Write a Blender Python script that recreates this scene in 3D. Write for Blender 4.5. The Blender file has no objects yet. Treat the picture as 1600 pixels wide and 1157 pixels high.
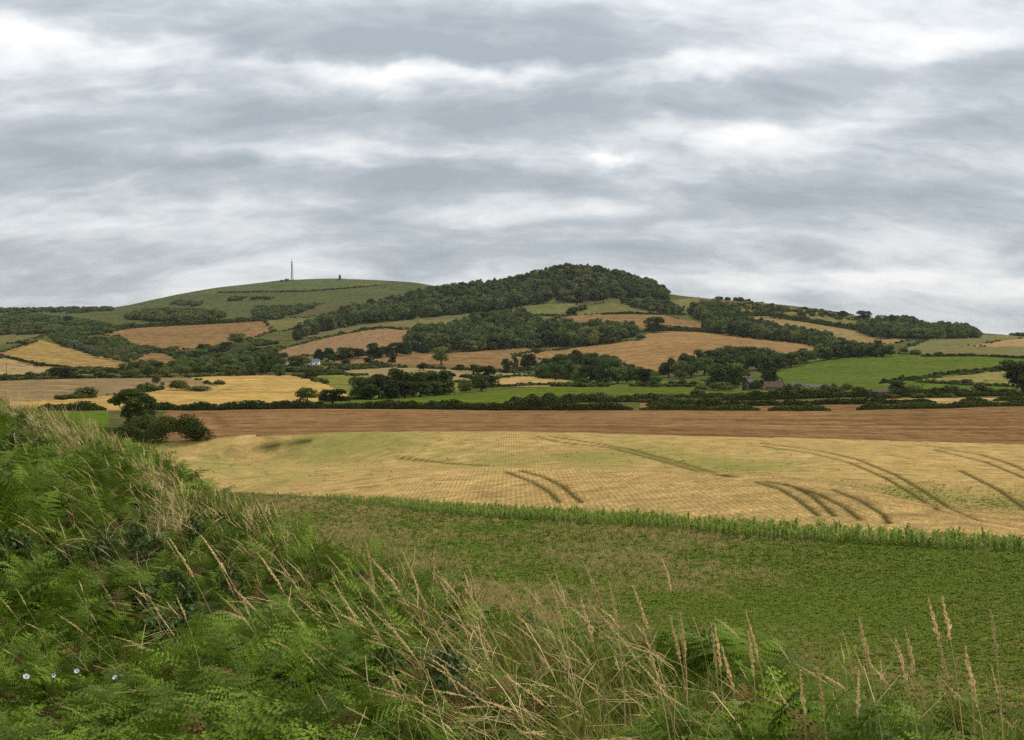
import bpy, math, random
import numpy as np
from mathutils import Vector

R = math.radians
SC = bpy.context.scene
COL = SC.collection
rnd = random.Random(7)
rng = np.random.default_rng(7)

# ------------------------------------------------------------------ camera, sky, sun, exposure
F = 2198.0            # focal length in photograph pixels (1600 wide): about a 40 degree view
HY = 565.0            # photograph row of eye level
cam_d = bpy.data.cameras.new('camera')
cam_d.sensor_width = 36.0
cam_d.lens = 36.0 * F / 1600.0
cam_d.shift_y = -(578.5 - HY) / 1600.0
cam_d.clip_start = 0.1
cam_d.clip_end = 30000
cam = bpy.data.objects.new('camera', cam_d)
cam.rotation_euler = (R(90), 0, 0)
COL.objects.link(cam)
SC.camera = cam

SUN_EL, SUN_AZ = 54.0, 68.0      # azimuth from the view direction, clockwise: high on the right, a little ahead
sun_d = bpy.data.lights.new('sun', 'SUN')
sun_d.energy = 1.5
sun_d.angle = R(10)
sun_d.color = (1.0, 0.95, 0.86)
sun = bpy.data.objects.new('sun', sun_d)
_sd = Vector((math.sin(R(SUN_AZ)) * math.cos(R(SUN_EL)), math.cos(R(SUN_AZ)) * math.cos(R(SUN_EL)), math.sin(R(SUN_EL))))
sun.rotation_euler = _sd.to_track_quat('Z', 'Y').to_euler()
COL.objects.link(sun)

SC.view_settings.view_transform = 'Standard'
SC.view_settings.look = 'None'
SC.view_settings.gamma = 1.0
SC.view_settings.exposure = 0.4
SC.view_settings.use_curve_mapping = False
SC.cycles.use_denoising = False
SC.cycles.max_bounces = 4
SC.cycles.diffuse_bounces = 2
SC.cycles.glossy_bounces = 2
SC.cycles.transmission_bounces = 3
SC.cycles.transparent_max_bounces = 4
SC.cycles.volume_bounces = 1

world = bpy.data.worlds.new('World')
SC.world = world
world.use_nodes = True


class NT:
    """small helper for writing node trees"""
    def __init__(self, tree):
        self.t = tree
        self.n = tree.nodes
        self.l = tree.links

    def node(self, typ, **kw):
        nd = self.n.new(typ)
        for k, v in kw.items():
            setattr(nd, k, v)
        return nd

    def put(self, sock, v):
        if hasattr(v, 'is_output') or isinstance(v, bpy.types.NodeSocket):
            self.l.new(v, sock)
        else:
            sock.default_value = v

    def m(self, op, a, b=0.0, c=None, clamp=False):
        nd = self.n.new('ShaderNodeMath')
        nd.operation = op
        nd.use_clamp = clamp
        self.put(nd.inputs[0], a)
        self.put(nd.inputs[1], b)
        if c is not None:
            self.put(nd.inputs[2], c)
        return nd.outputs[0]

    def noise(self, vec, scale, detail=3.0, rough=0.55, dist=0.0):
        nd = self.n.new('ShaderNodeTexNoise')
        nd.inputs['Scale'].default_value = scale
        nd.inputs['Detail'].default_value = detail
        nd.inputs['Roughness'].default_value = rough
        nd.inputs['Distortion'].default_value = dist
        if vec is not None:
            self.l.new(vec, nd.inputs['Vector'])
        return nd.outputs[0]

    def mapping(self, vec, scale=(1, 1, 1), rot=(0, 0, 0), loc=(0, 0, 0)):
        nd = self.n.new('ShaderNodeMapping')
        nd.inputs['Scale'].default_value = scale
        nd.inputs['Rotation'].default_value = rot
        nd.inputs['Location'].default_value = loc
        self.l.new(vec, nd.inputs['Vector'])
        return nd.outputs[0]

    def mix(self, f, a, b, typ='MIX'):
        nd = self.n.new('ShaderNodeMixRGB')
        nd.blend_type = typ
        self.put(nd.inputs[0], f)
        for i, v in ((1, a), (2, b)):
            if isinstance(v, tuple):
                nd.inputs[i].default_value = (*v[:3], 1)
            else:
                self.l.new(v, nd.inputs[i])
        return nd.outputs[0]

    def ramp(self, f, stops, interp='LINEAR'):
        nd = self.n.new('ShaderNodeValToRGB')
        cr = nd.color_ramp
        cr.interpolation = interp
        while len(cr.elements) < len(stops):
            cr.elements.new(0.5)
        for e, (p, c) in zip(cr.elements, stops):
            e.position = p
            e.color = (*c, 1) if isinstance(c, tuple) else (c, c, c, 1)
        self.put(nd.inputs[0], f)
        return nd.outputs[0]

    def remap(self, f, a, b, c=0.0, d=1.0):
        nd = self.n.new('ShaderNodeMapRange')
        nd.clamp = True
        self.put(nd.inputs[0], f)
        nd.inputs[1].default_value = a
        nd.inputs[2].default_value = b
        nd.inputs[3].default_value = c
        nd.inputs[4].default_value = d
        return nd.outputs[0]


def build_world():
    t = NT(world.node_tree)
    t.n.clear()
    out = t.node('ShaderNodeOutputWorld')
    bg = t.node('ShaderNodeBackground')
    bg.inputs['Strength'].default_value = 0.1
    t.l.new(bg.outputs[0], out.inputs[0])
    sky = t.node('ShaderNodeTexSky')
    sky.sky_type = 'NISHITA'
    sky.sun_disc = False
    sky.sun_elevation = R(SUN_EL)
    sky.sun_rotation = R(SUN_AZ)
    tc = t.node('ShaderNodeTexCoord').outputs['Generated']
    sep = t.node('ShaderNodeSeparateXYZ')
    t.l.new(tc, sep.inputs[0])
    dx, dy, dz = sep.outputs
    up = t.m('MAXIMUM', dz, 0.0)
    den = t.m('ADD', up, 0.46)
    comb = t.node('ShaderNodeCombineXYZ')
    t.l.new(t.m('DIVIDE', dx, den), comb.inputs[0])
    t.l.new(t.m('DIVIDE', dy, den), comb.inputs[1])
    flat = comb.outputs[0]                       # the cloud sheet seen from below
    n1 = t.noise(t.mapping(flat, (0.62, 1.5, 1), loc=(3.1, 1.7, 0)), 6.8, 6.0, 0.52, 0.35)
    n2 = t.noise(t.mapping(flat, (0.8, 1.5, 1), loc=(9.1, 4.2, 2)), 20.0, 5.0, 0.60, 0.6)
    v = t.m('MULTIPLY_ADD', n1, 1.25, -0.165)
    v = t.m('ADD', v, t.m('MULTIPLY_ADD', n2, 0.42, -0.21))
    # cloud banks in view: (x, y, half width, half height in photograph pixels, darker - / brighter +)
    wn = t.node('ShaderNodeTexNoise')
    wn.inputs['Scale'].default_value = 14.0
    wn.inputs['Detail'].default_value = 4.0
    t.l.new(flat, wn.inputs['Vector'])
    ang = t.node('ShaderNodeCombineXYZ')
    t.l.new(t.m('ARCTAN2', dx, dy), ang.inputs[0])
    t.l.new(t.m('ARCSINE', dz), ang.inputs[1])
    wv = t.node('ShaderNodeVectorMath', operation='MULTIPLY_ADD')
    t.l.new(wn.outputs['Color'], wv.inputs[0])
    wv.inputs[1].default_value = (0.10, 0.030, 0)
    t.l.new(ang.outputs[0], wv.inputs[2])
    ang = wv.outputs[0]
    banks = [
        (620, 60, 300, 36, -.34), (800, 84, 170, 14, -.16), (70, 22, 190, 22, -.10), (400, 10, 420, 20, -.10),
        (640, 178, 260, 24, -.26), (1080, 160, 230, 26, -.24), (1450, 112, 150, 22, -.14), (1560, 195, 110, 22, -.18),
        (480, 275, 300, 26, -.22), (1330, 315, 300, 30, -.16), (920, 290, 200, 22, -.14), (150, 250, 160, 30, -.10),
        (300, 400, 500, 22, -.06), (700, 372, 200, 16, -.08), (200, 160, 120, 16, -.10), (1300, 250, 200, 14, -.05),
        (30, 56, 130, 24, .26), (200, 88, 110, 20, .16), (410, 92, 60, 12, .18), (620, 112, 150, 13, .30), (1105, 95, 95, 22, .34),
        (810, 112, 60, 12, .14), (1480, 66, 120, 20, .20), (540, 238, 160, 14, .18), (960, 252, 26, 8, .40), (1140, 235, 120, 26, .20),
        (1420, 432, 260, 20, .24), (360, 335, 90, 12, .10), (950, 110, 140, 18, .14), (120, 130, 140, 18, .12),
        (700, 440, 500, 26, .08), (1250, 205, 160, 10, .10), (100, 320, 200, 14, .08), (760, 335, 240, 10, .07),
    ]
    for x, y, hw, hh, amp in banks:
        a0 = math.atan((x - 800) / F)
        e0 = math.atan((HY - y) / F * math.cos(a0))
        kx, ky = F / hw * .9, F / hh * .9
        a = t.node('ShaderNodeVectorMath', operation='MULTIPLY_ADD')
        t.l.new(ang, a.inputs[0])
        a.inputs[1].default_value = (kx, ky, 0)
        a.inputs[2].default_value = (-(a0 + .05) * kx, -(e0 + .015) * ky, 0)
        d = t.node('ShaderNodeVectorMath', operation='DOT_PRODUCT')
        t.l.new(a.outputs[0], d.inputs[0])
        t.l.new(a.outputs[0], d.inputs[1])
        v = t.m('MULTIPLY_ADD', t.m('POWER', 0.3679, d.outputs['Value']), amp * 1.25, v)
    col = t.ramp(v, [(0.12, (.38, .43, .475)), (0.36, (.505, .55, .59)), (0.50, (.65, .685, .715)),
                     (0.65, (.81, .83, .845)), (0.88, (1.0, .99, .98))])
    # overcast luminance rises towards the zenith (CIE overcast sky)
    g = t.m('DIVIDE', t.m('ADD', 1.0, t.m('MULTIPLY', up, 1.3)), 1.15)
    g = t.m('MULTIPLY', g, 7.7)
    gc = t.node('ShaderNodeCombineXYZ')
    for i in range(3):
        t.l.new(g, gc.inputs[i])
    cloud = t.mix(1.0, col, gc.outputs[0], 'MULTIPLY')
    t.l.new(t.mix(0.95, sky.outputs[0], cloud), bg.inputs['Color'])


build_world()
world.cycles.sampling_method = 'NONE'      # an even overcast sky: scattered rays find it as well as aimed ones

# ------------------------------------------------------------------ helpers


def tag(o, label=None, cat=None, group=None, kind=None):
    if label:
        o['label'] = label
    if cat:
        o['category'] = cat
    if group:
        o['group'] = group
    if kind:
        o['kind'] = kind
    return o


def mesh_np(name, V, faces, mat=None, tint=None, smooth=False):
    """V (n,3); faces: (m,3) or (m,4) int array, or list of such arrays"""
    me = bpy.data.meshes.new(name)
    V = np.asarray(V, np.float32)
    if not isinstance(faces, list):
        faces = [faces]
    faces = [np.asarray(f, np.int32) for f in faces if len(f)]
    me.vertices.add(len(V))
    me.vertices.foreach_set('co', V.ravel())
    loops = np.concatenate([f.ravel() for f in faces])
    tot = np.concatenate([np.full(len(f), f.shape[1], np.int32) for f in faces])
    start = np.concatenate([[0], np.cumsum(tot)[:-1]]).astype(np.int32)
    me.loops.add(len(loops))
    me.loops.foreach_set('vertex_index', loops)
    me.polygons.add(len(tot))
    me.polygons.foreach_set('loop_start', start)
    me.polygons.foreach_set('loop_total', tot)
    if smooth:
        me.polygons.foreach_set('use_smooth', np.ones(len(tot), bool))
    if tint is not None:
        a = me.attributes.new('tint', 'FLOAT', 'POINT')
        a.data.foreach_set('value', np.asarray(tint, np.float32))
    me.update(calc_edges=True)
    if mat:
        me.materials.append(mat)
    return me


def obj(name, me, parent=None, loc=(0, 0, 0)):
    o = bpy.data.objects.new(name, me)
    COL.objects.link(o)
    o.location = loc
    if parent is not None:
        o.parent = parent
    return o


def empty(name, loc=(0, 0, 0), rz=0.0, scale=(1, 1, 1)):
    o = bpy.data.objects.new(name, None)
    o.empty_display_size = 0.2
    COL.objects.link(o)
    o.location = loc
    o.rotation_euler = (0, 0, rz)
    o.scale = scale
    return o


class MB:
    """collects boxes, tubes and polygons into one mesh"""
    def __init__(self):
        self.v, self.f3, self.f4 = [], [], []

    def quad(self, a, b, c, d):
        i = len(self.v)
        self.v += [a, b, c, d]
        self.f4.append((i, i + 1, i + 2, i + 3))

    def tri(self, a, b, c):
        i = len(self.v)
        self.v += [a, b, c]
        self.f3.append((i, i + 1, i + 2))

    def box(self, x0, x1, y0, y1, z0, z1):
        p = [(x, y, z) for z in (z0, z1) for y in (y0, y1) for x in (x0, x1)]
        i = len(self.v)
        self.v += p
        for f in ((0, 2, 3, 1), (4, 5, 7, 6), (0, 1, 5, 4), (2, 6, 7, 3), (0, 4, 6, 2), (1, 3, 7, 5)):
            self.f4.append(tuple(i + k for k in f))

    def tube(self, pts, rad, n=6, cap=True):
        pts = [Vector(p) for p in pts]
        if not hasattr(rad, '__len__'):
            rad = [rad] * len(pts)
        i0 = len(self.v)
        for k, p in enumerate(pts):
            d = (pts[min(k + 1, len(pts) - 1)] - pts[max(k - 1, 0)])
            d.normalize()
            a = Vector((0, 0, 1)) if abs(d.z) < 0.9 else Vector((1, 0, 0))
            s = d.cross(a).normalized()
            q = d.cross(s)
            for j in range(n):
                th = 2 * math.pi * j / n
                self.v.append(tuple(p + (s * math.cos(th) + q * math.sin(th)) * rad[k]))
        for k in range(len(pts) - 1):
            for j in range(n):
                a = i0 + k * n + j
                b = i0 + k * n + (j + 1) % n
                self.f4.append((a, b, b + n, a + n))
        if cap:
            for k in (0, len(pts) - 1):
                c = len(self.v)
                self.v.append(tuple(pts[k]))
                for j in range(n):
                    self.f3.append((i0 + k * n + j, i0 + k * n + (j + 1) % n, c))

    def mesh(self, name, mat, smooth=False):
        fs = []
        if self.f4:
            fs.append(np.array(self.f4))
        if self.f3:
            fs.append(np.array(self.f3))
        return mesh_np(name, np.array(self.v), fs, mat, smooth=smooth)


def vnoise(x, y, seed=0):
    """value noise, vectorised, about -1..1"""
    x = np.asarray(x, float)
    y = np.asarray(y, float)
    xi, yi = np.floor(x).astype(np.int64), np.floor(y).astype(np.int64)
    fx, fy = x - xi, y - yi
    fx = fx * fx * (3 - 2 * fx)
    fy = fy * fy * (3 - 2 * fy)

    def h(a, b):
        n = (a * 374761393 + b * 668265263 + seed * 1442695041) & 0x7fffffff
        n = ((n ^ (n >> 13)) * 1274126177) & 0x7fffffff
        return ((n ^ (n >> 16)) & 0xffff) / 32767.5 - 1
    a = h(xi, yi) * (1 - fx) + h(xi + 1, yi) * fx
    b = h(xi, yi + 1) * (1 - fx) + h(xi + 1, yi + 1) * fx
    return a * (1 - fy) + b * fy


def fbm(x, y, seed=0, o=4):
    s, a = 0, 1
    for k in range(o):
        s = s + a * vnoise(x * 2 ** k, y * 2 ** k, seed + k)
        a *= 0.5
    return s / 1.6


# ------------------------------------------------------------------ materials


def new_mat(name):
    m = bpy.data.materials.new(name)
    m.use_nodes = True
    t = NT(m.node_tree)
    t.n.clear()
    out = t.node('ShaderNodeOutputMaterial')
    return m, t, out


def ground_mat(name, c1, c2, c3=None, big=0.02, fine=0.6, rows=None, fine_amp=0.25, bump=0.0, track=False, track_col=(.12, .08, .03), third=0.55, streak=0.0, green=None):
    """earth, crop or pasture: two colours in large patches, a third in smaller ones, fine mottling, optional crop rows"""
    m, t, out = new_mat(name)
    geo = t.node('ShaderNodeNewGeometry').outputs['Position']
    flat = t.mapping(geo, (1, 1, 0))
    n1 = t.noise(flat, big, 5.0, 0.6, 0.5)
    col = t.mix(t.remap(n1, 0.36, 0.64), c1, c2)
    if c3:
        n3 = t.noise(t.mapping(flat, loc=(31, 17, 0)), big * 4.3, 5.0, 0.65, 0.3)
        col = t.mix(t.remap(n3, third, third + 0.14), col, c3)
    nm = t.noise(t.mapping(flat, loc=(7, 3, 0)), big * 9.0, 5.0, 0.7, 0.6)
    nf = t.noise(flat, fine, 4.0, 0.7)
    f = t.m('MULTIPLY_ADD', nf, fine_amp * 7, 1 - fine_amp * 3.5)
    f = t.m('MULTIPLY', f, t.m('MULTIPLY_ADD', nm, 2.2, -0.1))
    if streak:
        ns = t.noise(t.mapping(flat, (0.010, 0.16, 1), rot=(0, 0, streak)), 1.0, 5.0, 0.7, 0.4)
        f = t.m('MULTIPLY', f, t.m('MULTIPLY_ADD', ns, 1.6, 0.2))
    f = t.m('MAXIMUM', f, 0.25)
    if rows:
        sp, ang, amt = rows
        wv = t.node('ShaderNodeTexWave', wave_type='BANDS', bands_direction='X')
        wv.inputs['Scale'].default_value = 2 * math.pi / 20 / sp * 1.0
        wv.inputs['Distortion'].default_value = 1.2 if sp > 1 else 0.35
        wv.inputs['Detail'].default_value = 3.0
        wv.inputs['Detail Scale'].default_value = 1.5
        t.l.new(t.mapping(flat, rot=(0, 0, ang), loc=(sp / 4, 0, 0)), wv.inputs['Vector'])
        f = t.m('MULTIPLY', f, t.m('ADD', 1.0 - amt, t.m('MULTIPLY', wv.outputs['Fac'], 2 * amt)))
    gc = t.node('ShaderNodeCombineXYZ')
    for i in range(3):
        t.l.new(f, gc.inputs[i])
    col = t.mix(1.0, col, gc.outputs[0], 'MULTIPLY')
    if track:
        at = t.node('ShaderNodeAttribute', attribute_name='tint')
        if green:
            ag = t.node('ShaderNodeAttribute', attribute_name='green')
            col = t.mix(ag.outputs['Fac'], col, green)
        col = t.mix(at.outputs['Fac'], col, track_col)
    b = t.node('ShaderNodeBsdfPrincipled')
    b.inputs['Roughness'].default_value = 1.0
    b.inputs['Specular IOR Level'].default_value = 0.0
    t.l.new(col, b.inputs['Base Color'])
    if bump:
        bp = t.node('ShaderNodeBump')
        bp.inputs['Strength'].default_value = 0.8
        bp.inputs['Distance'].default_value = bump
        t.l.new(t.noise(flat, fine, 5.0, 0.7), bp.inputs['Height'])
        t.l.new(bp.outputs[0], b.inputs['Normal'])
    t.l.new(b.outputs[0], out.inputs[0])
    return m


def leaf_mat(name, c1, c2, trans=0.25, rough=0.75, spec=0.06, c3=None, vary=0.28):
    """foliage: colour varies from leaf to leaf (attribute) and from plant to plant"""
    m, t, out = new_mat(name)
    at = t.node('ShaderNodeAttribute', attribute_name='tint')
    col = t.mix(at.outputs['Fac'], c1, c2)
    oi = t.node('ShaderNodeObjectInfo')
    f = t.m('ADD', 1 - vary, t.m('MULTIPLY', oi.outputs['Random'], 2 * vary))
    gc = t.node('ShaderNodeCombineXYZ')
    for i in range(3):
        t.l.new(f, gc.inputs[i])
    if c3:
        rr = t.m('FRACT', t.m('MULTIPLY', oi.outputs['Random'], 13.7))
        col = t.mix(t.m('MULTIPLY', rr, 0.75), col, c3)
    col = t.mix(1.0, col, gc.outputs[0], 'MULTIPLY')
    b = t.node('ShaderNodeBsdfPrincipled')
    b.inputs['Roughness'].default_value = rough
    b.inputs['Specular IOR Level'].default_value = spec
    t.l.new(col, b.inputs['Base Color'])
    tr = t.node('ShaderNodeBsdfTranslucent')
    t.l.new(col, tr.inputs['Color'])
    mx = t.node('ShaderNodeMixShader')
    mx.inputs[0].default_value = trans
    t.l.new(b.outputs[0], mx.inputs[1])
    t.l.new(tr.outputs[0], mx.inputs[2])
    t.l.new(mx.outputs[0], out.inputs[0])
    return m


def plain_mat(name, c, c2=None, scale=2.0, rough=0.85, metallic=0.0):
    m, t, out = new_mat(name)
    geo = t.node('ShaderNodeTexCoord').outputs['Object']
    col = t.mix(t.remap(t.noise(geo, scale, 5.0, 0.65), 0.35, 0.65), c, c2 or tuple(x * 0.75 for x in c))
    b = t.node('ShaderNodeBsdfPrincipled')
    b.inputs['Roughness'].default_value = rough
    b.inputs['Metallic'].default_value = metallic
    b.inputs['Specular IOR Level'].default_value = 0.08 if rough > .5 else .5
    t.l.new(col, b.inputs['Base Color'])
    t.l.new(b.outputs[0], out.inputs[0])
    return m


M = {}
M['wood_leaf'] = leaf_mat('wood foliage', (.026, .048, .012), (.080, .112, .028), c3=(.140, .145, .036), vary=.6, trans=.12)
M['tree_leaf'] = leaf_mat('tree foliage', (.032, .062, .010), (.100, .145, .024), c3=(.110, .120, .024), vary=.45, trans=.18)
M['dark_leaf'] = leaf_mat('dark foliage', (.020, .034, .006), (.070, .095, .016), vary=.35, trans=.15)
M['pale_leaf'] = leaf_mat('pale foliage', (.10, .13, .065), (.20, .23, .12))
M['bush_leaf'] = leaf_mat('scrub foliage', (.038, .066, .012), (.115, .150, .026), c3=(.125, .120, .034), vary=.5, trans=.18)
M['hedge_leaf'] = leaf_mat('hedge foliage', (.024, .036, .006), (.092, .108, .018), trans=.15)
M['bark'] = plain_mat('bark', (.07, .055, .04), (.03, .025, .018), 3.0)
M['bracken'] = leaf_mat('bracken', (.052, .108, .006), (.190, .262, .020), trans=0.22, rough=0.6, spec=0.12, c3=(.060, .095, .008), vary=.5)
M['bramble'] = leaf_mat('bramble', (.035, .065, .010), (.085, .125, .022), rough=0.5, spec=0.2)
M['straw'] = leaf_mat('dry grass', (.58, .41, .17), (.84, .64, .33), trans=0.25, rough=0.7)
M['straw_dark'] = leaf_mat('dry grass stems', (.44, .30, .12), (.62, .46, .22), trans=0.2, rough=0.7)
M['green_grass'] = leaf_mat('green grass', (.11, .14, .016), (.21, .225, .042), trans=0.3)
M['maize'] = leaf_mat('maize', (.105, .175, .012), (.225, .290, .032), trans=0.25, rough=0.5, spec=0.12)
M['crop'] = leaf_mat('clover crop', (.098, .150, .013), (.165, .212, .026), trans=0.25, c3=(.125, .150, .018), vary=.25)
M['stubble'] = leaf_mat('stubble straw', (.42, .30, .13), (.54, .395, .18), trans=0.2, rough=0.8, vary=.12)
M['petal'] = plain_mat('white petal', (.58, .58, .55), (.5, .5, .47))
M['heather'] = leaf_mat('heather bloom', (.16, .06, .12), (.25, .11, .19))

# ------------------------------------------------------------------ terrain: rows of the photograph at set distances
PXK = np.concatenate([np.arange(-2400, -400, 100), np.arange(-400, 2000, 5), np.arange(2000, 4001, 100)]).astype(float)


def curve(spec, smooth=4):
    if not hasattr(spec, '__len__'):
        return np.full(len(PXK), float(spec))
    a = np.array(spec, float)
    v = np.interp(PXK, a[:, 0], a[:, 1])
    if smooth:
        k = np.exp(-0.5 * (np.arange(-3 * smooth, 3 * smooth + 1) / smooth) ** 2)
        k /= k.sum()
        v = np.convolve(np.pad(v, 3 * smooth, mode='edge'), k, mode='valid')
    return v


def maize_line(px):
    return np.minimum(111.6 / np.maximum(1 + 1.9 * (np.asarray(px, float) - 800) / F, 0.2), 178.0)


CREST = [(0, 205), (400, 205), (600, 190), (800, 165), (1000, 145), (1200, 120), (1400, 98), (1500, 86), (1560, 82), (1700, 80), (2400, 74)]
FAR = [(-400, 492), (0, 487), (100, 486), (165, 485), (200, 479), (250, 467), (300, 458), (340, 451), (400, 444), (440, 439.5), (520, 437),
       (560, 438), (600, 440), (650, 443), (665, 446), (720, 457), (800, 475), (900, 492), (1200, 512), (1600, 534), (2400, 545)]
RIDGE = [(-400, 503), (0, 500), (200, 496), (300, 490), (400, 484), (500, 482), (560, 478), (640, 468), (720, 457), (790, 452), (830, 441), (865, 430), (900, 427),
         (945, 432), (1000, 448), (1040, 460), (1100, 467), (1200, 474), (1300, 487), (1400, 505), (1500, 519), (1600, 526), (1900, 532), (2400, 536)]
yk, zk = [], []


def add(Y, py=None, z=None, smooth=4):
    Yc = curve(Y, smooth) if not isinstance(Y, np.ndarray) else Y
    if py is not None:
        zc = (HY - curve(py, smooth)) * Yc / F
    else:
        zc = curve(z, smooth)
    yk.append(Yc)
    zk.append(zc)


cr = curve(CREST)
add(1.0, z=-6.5)
add(30.0, z=[(0, -8.5), (800, -7.2), (1600, -7.0)])
add(np.minimum(maize_line(PXK), cr - 6), py=[(0, 720), (200, 745), (300, 762), (380, 769), (450, 774), (600, 787), (800, 803), (1000, 816), (1200, 833), (1400, 847), (1500, 852), (1600, 858), (1900, 880)])
add(cr, py=[(0, 712), (200, 720), (400, 733), (600, 735), (800, 733), (950, 735), (1040, 740), (1120, 743), (1200, 750), (1280, 758), (1340, 769), (1400, 785), (1480, 806), (1540, 822), (1600, 835), (1900, 860)])
add(cr * 1.28, py=[(0, 706), (400, 722), (600, 725), (800, 728), (900, 733), (1000, 742), (1120, 747), (1200, 754), (1280, 762), (1340, 772), (1400, 783), (1480, 795), (1540, 800), (1600, 800), (1900, 815)])
add(275.0, py=[(0, 690), (200, 690), (330, 686), (400, 678), (600, 676), (800, 677), (1000, 680), (1200, 684), (1400, 690), (1600, 697), (1900, 705)])
add(400.0, py=[(0, 641), (1000, 641), (1200, 642), (1400, 640), (1600, 636), (1900, 633)])
add(480.0, py=[(0, 624), (500, 628), (800, 626), (1000, 627), (1200, 626), (1600, 620)])
add(580.0, py=[(0, 608), (300, 606), (500, 607), (700, 612), (800, 607), (1000, 607), (1200, 613), (1400, 612), (1600, 611)])
add(690.0, py=[(0, 594), (200, 591), (400, 588), (560, 588), (700, 597), (800, 600), (1000, 602), (1200, 606), (1300, 606), (1400, 604), (1600, 605)])
add(860.0, py=[(0, 586), (100, 586), (200, 582), (400, 581), (500, 584), (650, 584), (800, 588), (900, 592), (1000, 595), (1100, 592), (1200, 590), (1300, 585), (1400, 583), (1600, 583)])
add(1020.0, py=[(0, 565), (100, 572), (200, 575), (300, 572), (400, 568), (500, 568), (600, 570), (700, 573), (800, 577), (900, 580), (1000, 582), (1100, 578), (1200, 573), (1300, 560), (1400, 556), (1600, 557)])
add(1250.0, py=[(0, 540), (60, 534), (100, 540), (200, 552), (300, 550), (400, 548), (500, 538), (600, 534), (650, 540), (700, 546), (800, 545), (850, 550), (900, 548), (1000, 536), (1050, 533), (1150, 535), (1250, 543), (1330, 549), (1400, 546), (1500, 546), (1600, 548)])
add(1420.0, py=[(0, 530), (60, 527), (130, 524), (200, 532), (300, 530), (400, 527), (500, 522), (560, 517), (600, 514), (650, 520), (700, 528), (800, 530), (900, 525), (1000, 521), (1060, 518), (1150, 522), (1230, 532), (1300, 536), (1400, 534), (1500, 536), (1600, 538)])
add(1600.0, py=[(0, 520), (100, 517), (200, 514), (300, 508), (400, 503), (500, 510), (560, 506), (650, 500), (700, 497), (800, 498), (850, 500), (950, 492), (1030, 493), (1100, 505), (1200, 512), (1300, 520), (1400, 526), (1500, 528), (1600, 530)])
add(1800.0, py=[(0, 505), (200, 503), (300, 500), (400, 497), (480, 500), (560, 495), (650, 487), (720, 480), (800, 475), (880, 470), (950, 474), (1000, 480), (1050, 478), (1100, 484), (1200, 492), (1300, 506), (1400, 517), (1500, 524), (1600, 527.5)])
add(2000.0, py=RIDGE, smooth=2)
add(2250.0, py=[(0, 495), (200, 489), (300, 480), (400, 470), (500, 466), (600, 463), (700, 466), (800, 480), (900, 490), (1000, 490), (1200, 495), (1400, 520), (1600, 535)])
add(2700.0, py=FAR, smooth=2)
add(3300.0, py=[(a, b + 25) for a, b in FAR])
add(6500.0, py=557.0)
YKN, ZKN = np.array(yk), np.array(zk)

YG = np.unique(np.concatenate([np.geomspace(1.0, 60, 60), np.geomspace(60, 480, 240), np.geomspace(480, 2720, 330), np.geomspace(2720, 6500, 12)]))


def pchip_cols(xk, vk, xq):
    """monotone cubic for every column; xk, vk (K, C); xq (Q,) -> (Q, C)"""
    h = np.diff(xk, axis=0)
    d = np.diff(vk, axis=0) / h
    K = len(xk)
    m = np.zeros_like(vk)
    m[0], m[-1] = d[0], d[-1]
    for i in range(1, K - 1):
        w1, w2 = 2 * h[i] + h[i - 1], h[i] + 2 * h[i - 1]
        ok = d[i - 1] * d[i] > 0
        with np.errstate(divide='ignore', invalid='ignore'):
            mm = (w1 + w2) / (w1 / d[i - 1] + w2 / d[i])
        m[i] = np.where(ok, mm, 0.0)
    out = np.zeros((len(xq), xk.shape[1]))
    C = np.arange(xk.shape[1])
    for q, x in enumerate(xq):
        i = np.clip((xk <= x).sum(0) - 1, 0, K - 2)
        hh = h[i, C]
        s = np.clip((x - xk[i, C]) / hh, 0, 1)
        a, b = vk[i, C], vk[i + 1, C]
        ma, mb = m[i, C] * hh, m[i + 1, C] * hh
        out[q] = a * (1 + 2 * s) * (1 - s) ** 2 + ma * s * (1 - s) ** 2 + b * s * s * (3 - 2 * s) + mb * s * s * (s - 1)
    return out


LYG = np.log(YG)
ZT = pchip_cols(np.log(YKN), ZKN, LYG)
# small natural unevenness of the land
_U = (PXK - 800) / F
XG = _U[None, :] * YG[:, None]
_amp = np.clip((YG - 60) / 500, 0, 1)[:, None]
ZT = ZT + 0.9 * _amp * fbm(XG / 60, YG[:, None] / 60 + 0 * XG, 3, 3) + 0.12 * fbm(XG / 9, YG[:, None] / 9 + 0 * XG, 5, 3)
_roll = np.clip((YG - 85) / 40, 0, 1) * np.clip((272 - YG) / 50, 0, 1)
ZT = ZT + 0.75 * _roll[:, None] * fbm(XG / 26, YG[:, None] / 48 + 0 * XG, 15, 2)
PYT = HY - F * ZT / YG[:, None]
PYE = np.minimum.accumulate(PYT, axis=0)      # rows as seen: what hides in a dip takes the row of the crest before it


def height(X, Y):
    X, Y = np.asarray(X, float), np.asarray(Y, float)
    Y = np.clip(Y, YG[0], YG[-1])
    px = 800 + F * X / Y
    ci = np.interp(px, PXK, np.arange(len(PXK)))
    ri = np.interp(np.log(Y), LYG, np.arange(len(YG)))
    c0 = np.clip(ci.astype(int), 0, len(PXK) - 2)
    r0 = np.clip(ri.astype(int), 0, len(YG) - 2)
    fc, fr = ci - c0, ri - r0
    return (ZT[r0, c0] * (1 - fc) + ZT[r0, c0 + 1] * fc) * (1 - fr) + (ZT[r0 + 1, c0] * (1 - fc) + ZT[r0 + 1, c0 + 1] * fc) * fr


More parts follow.
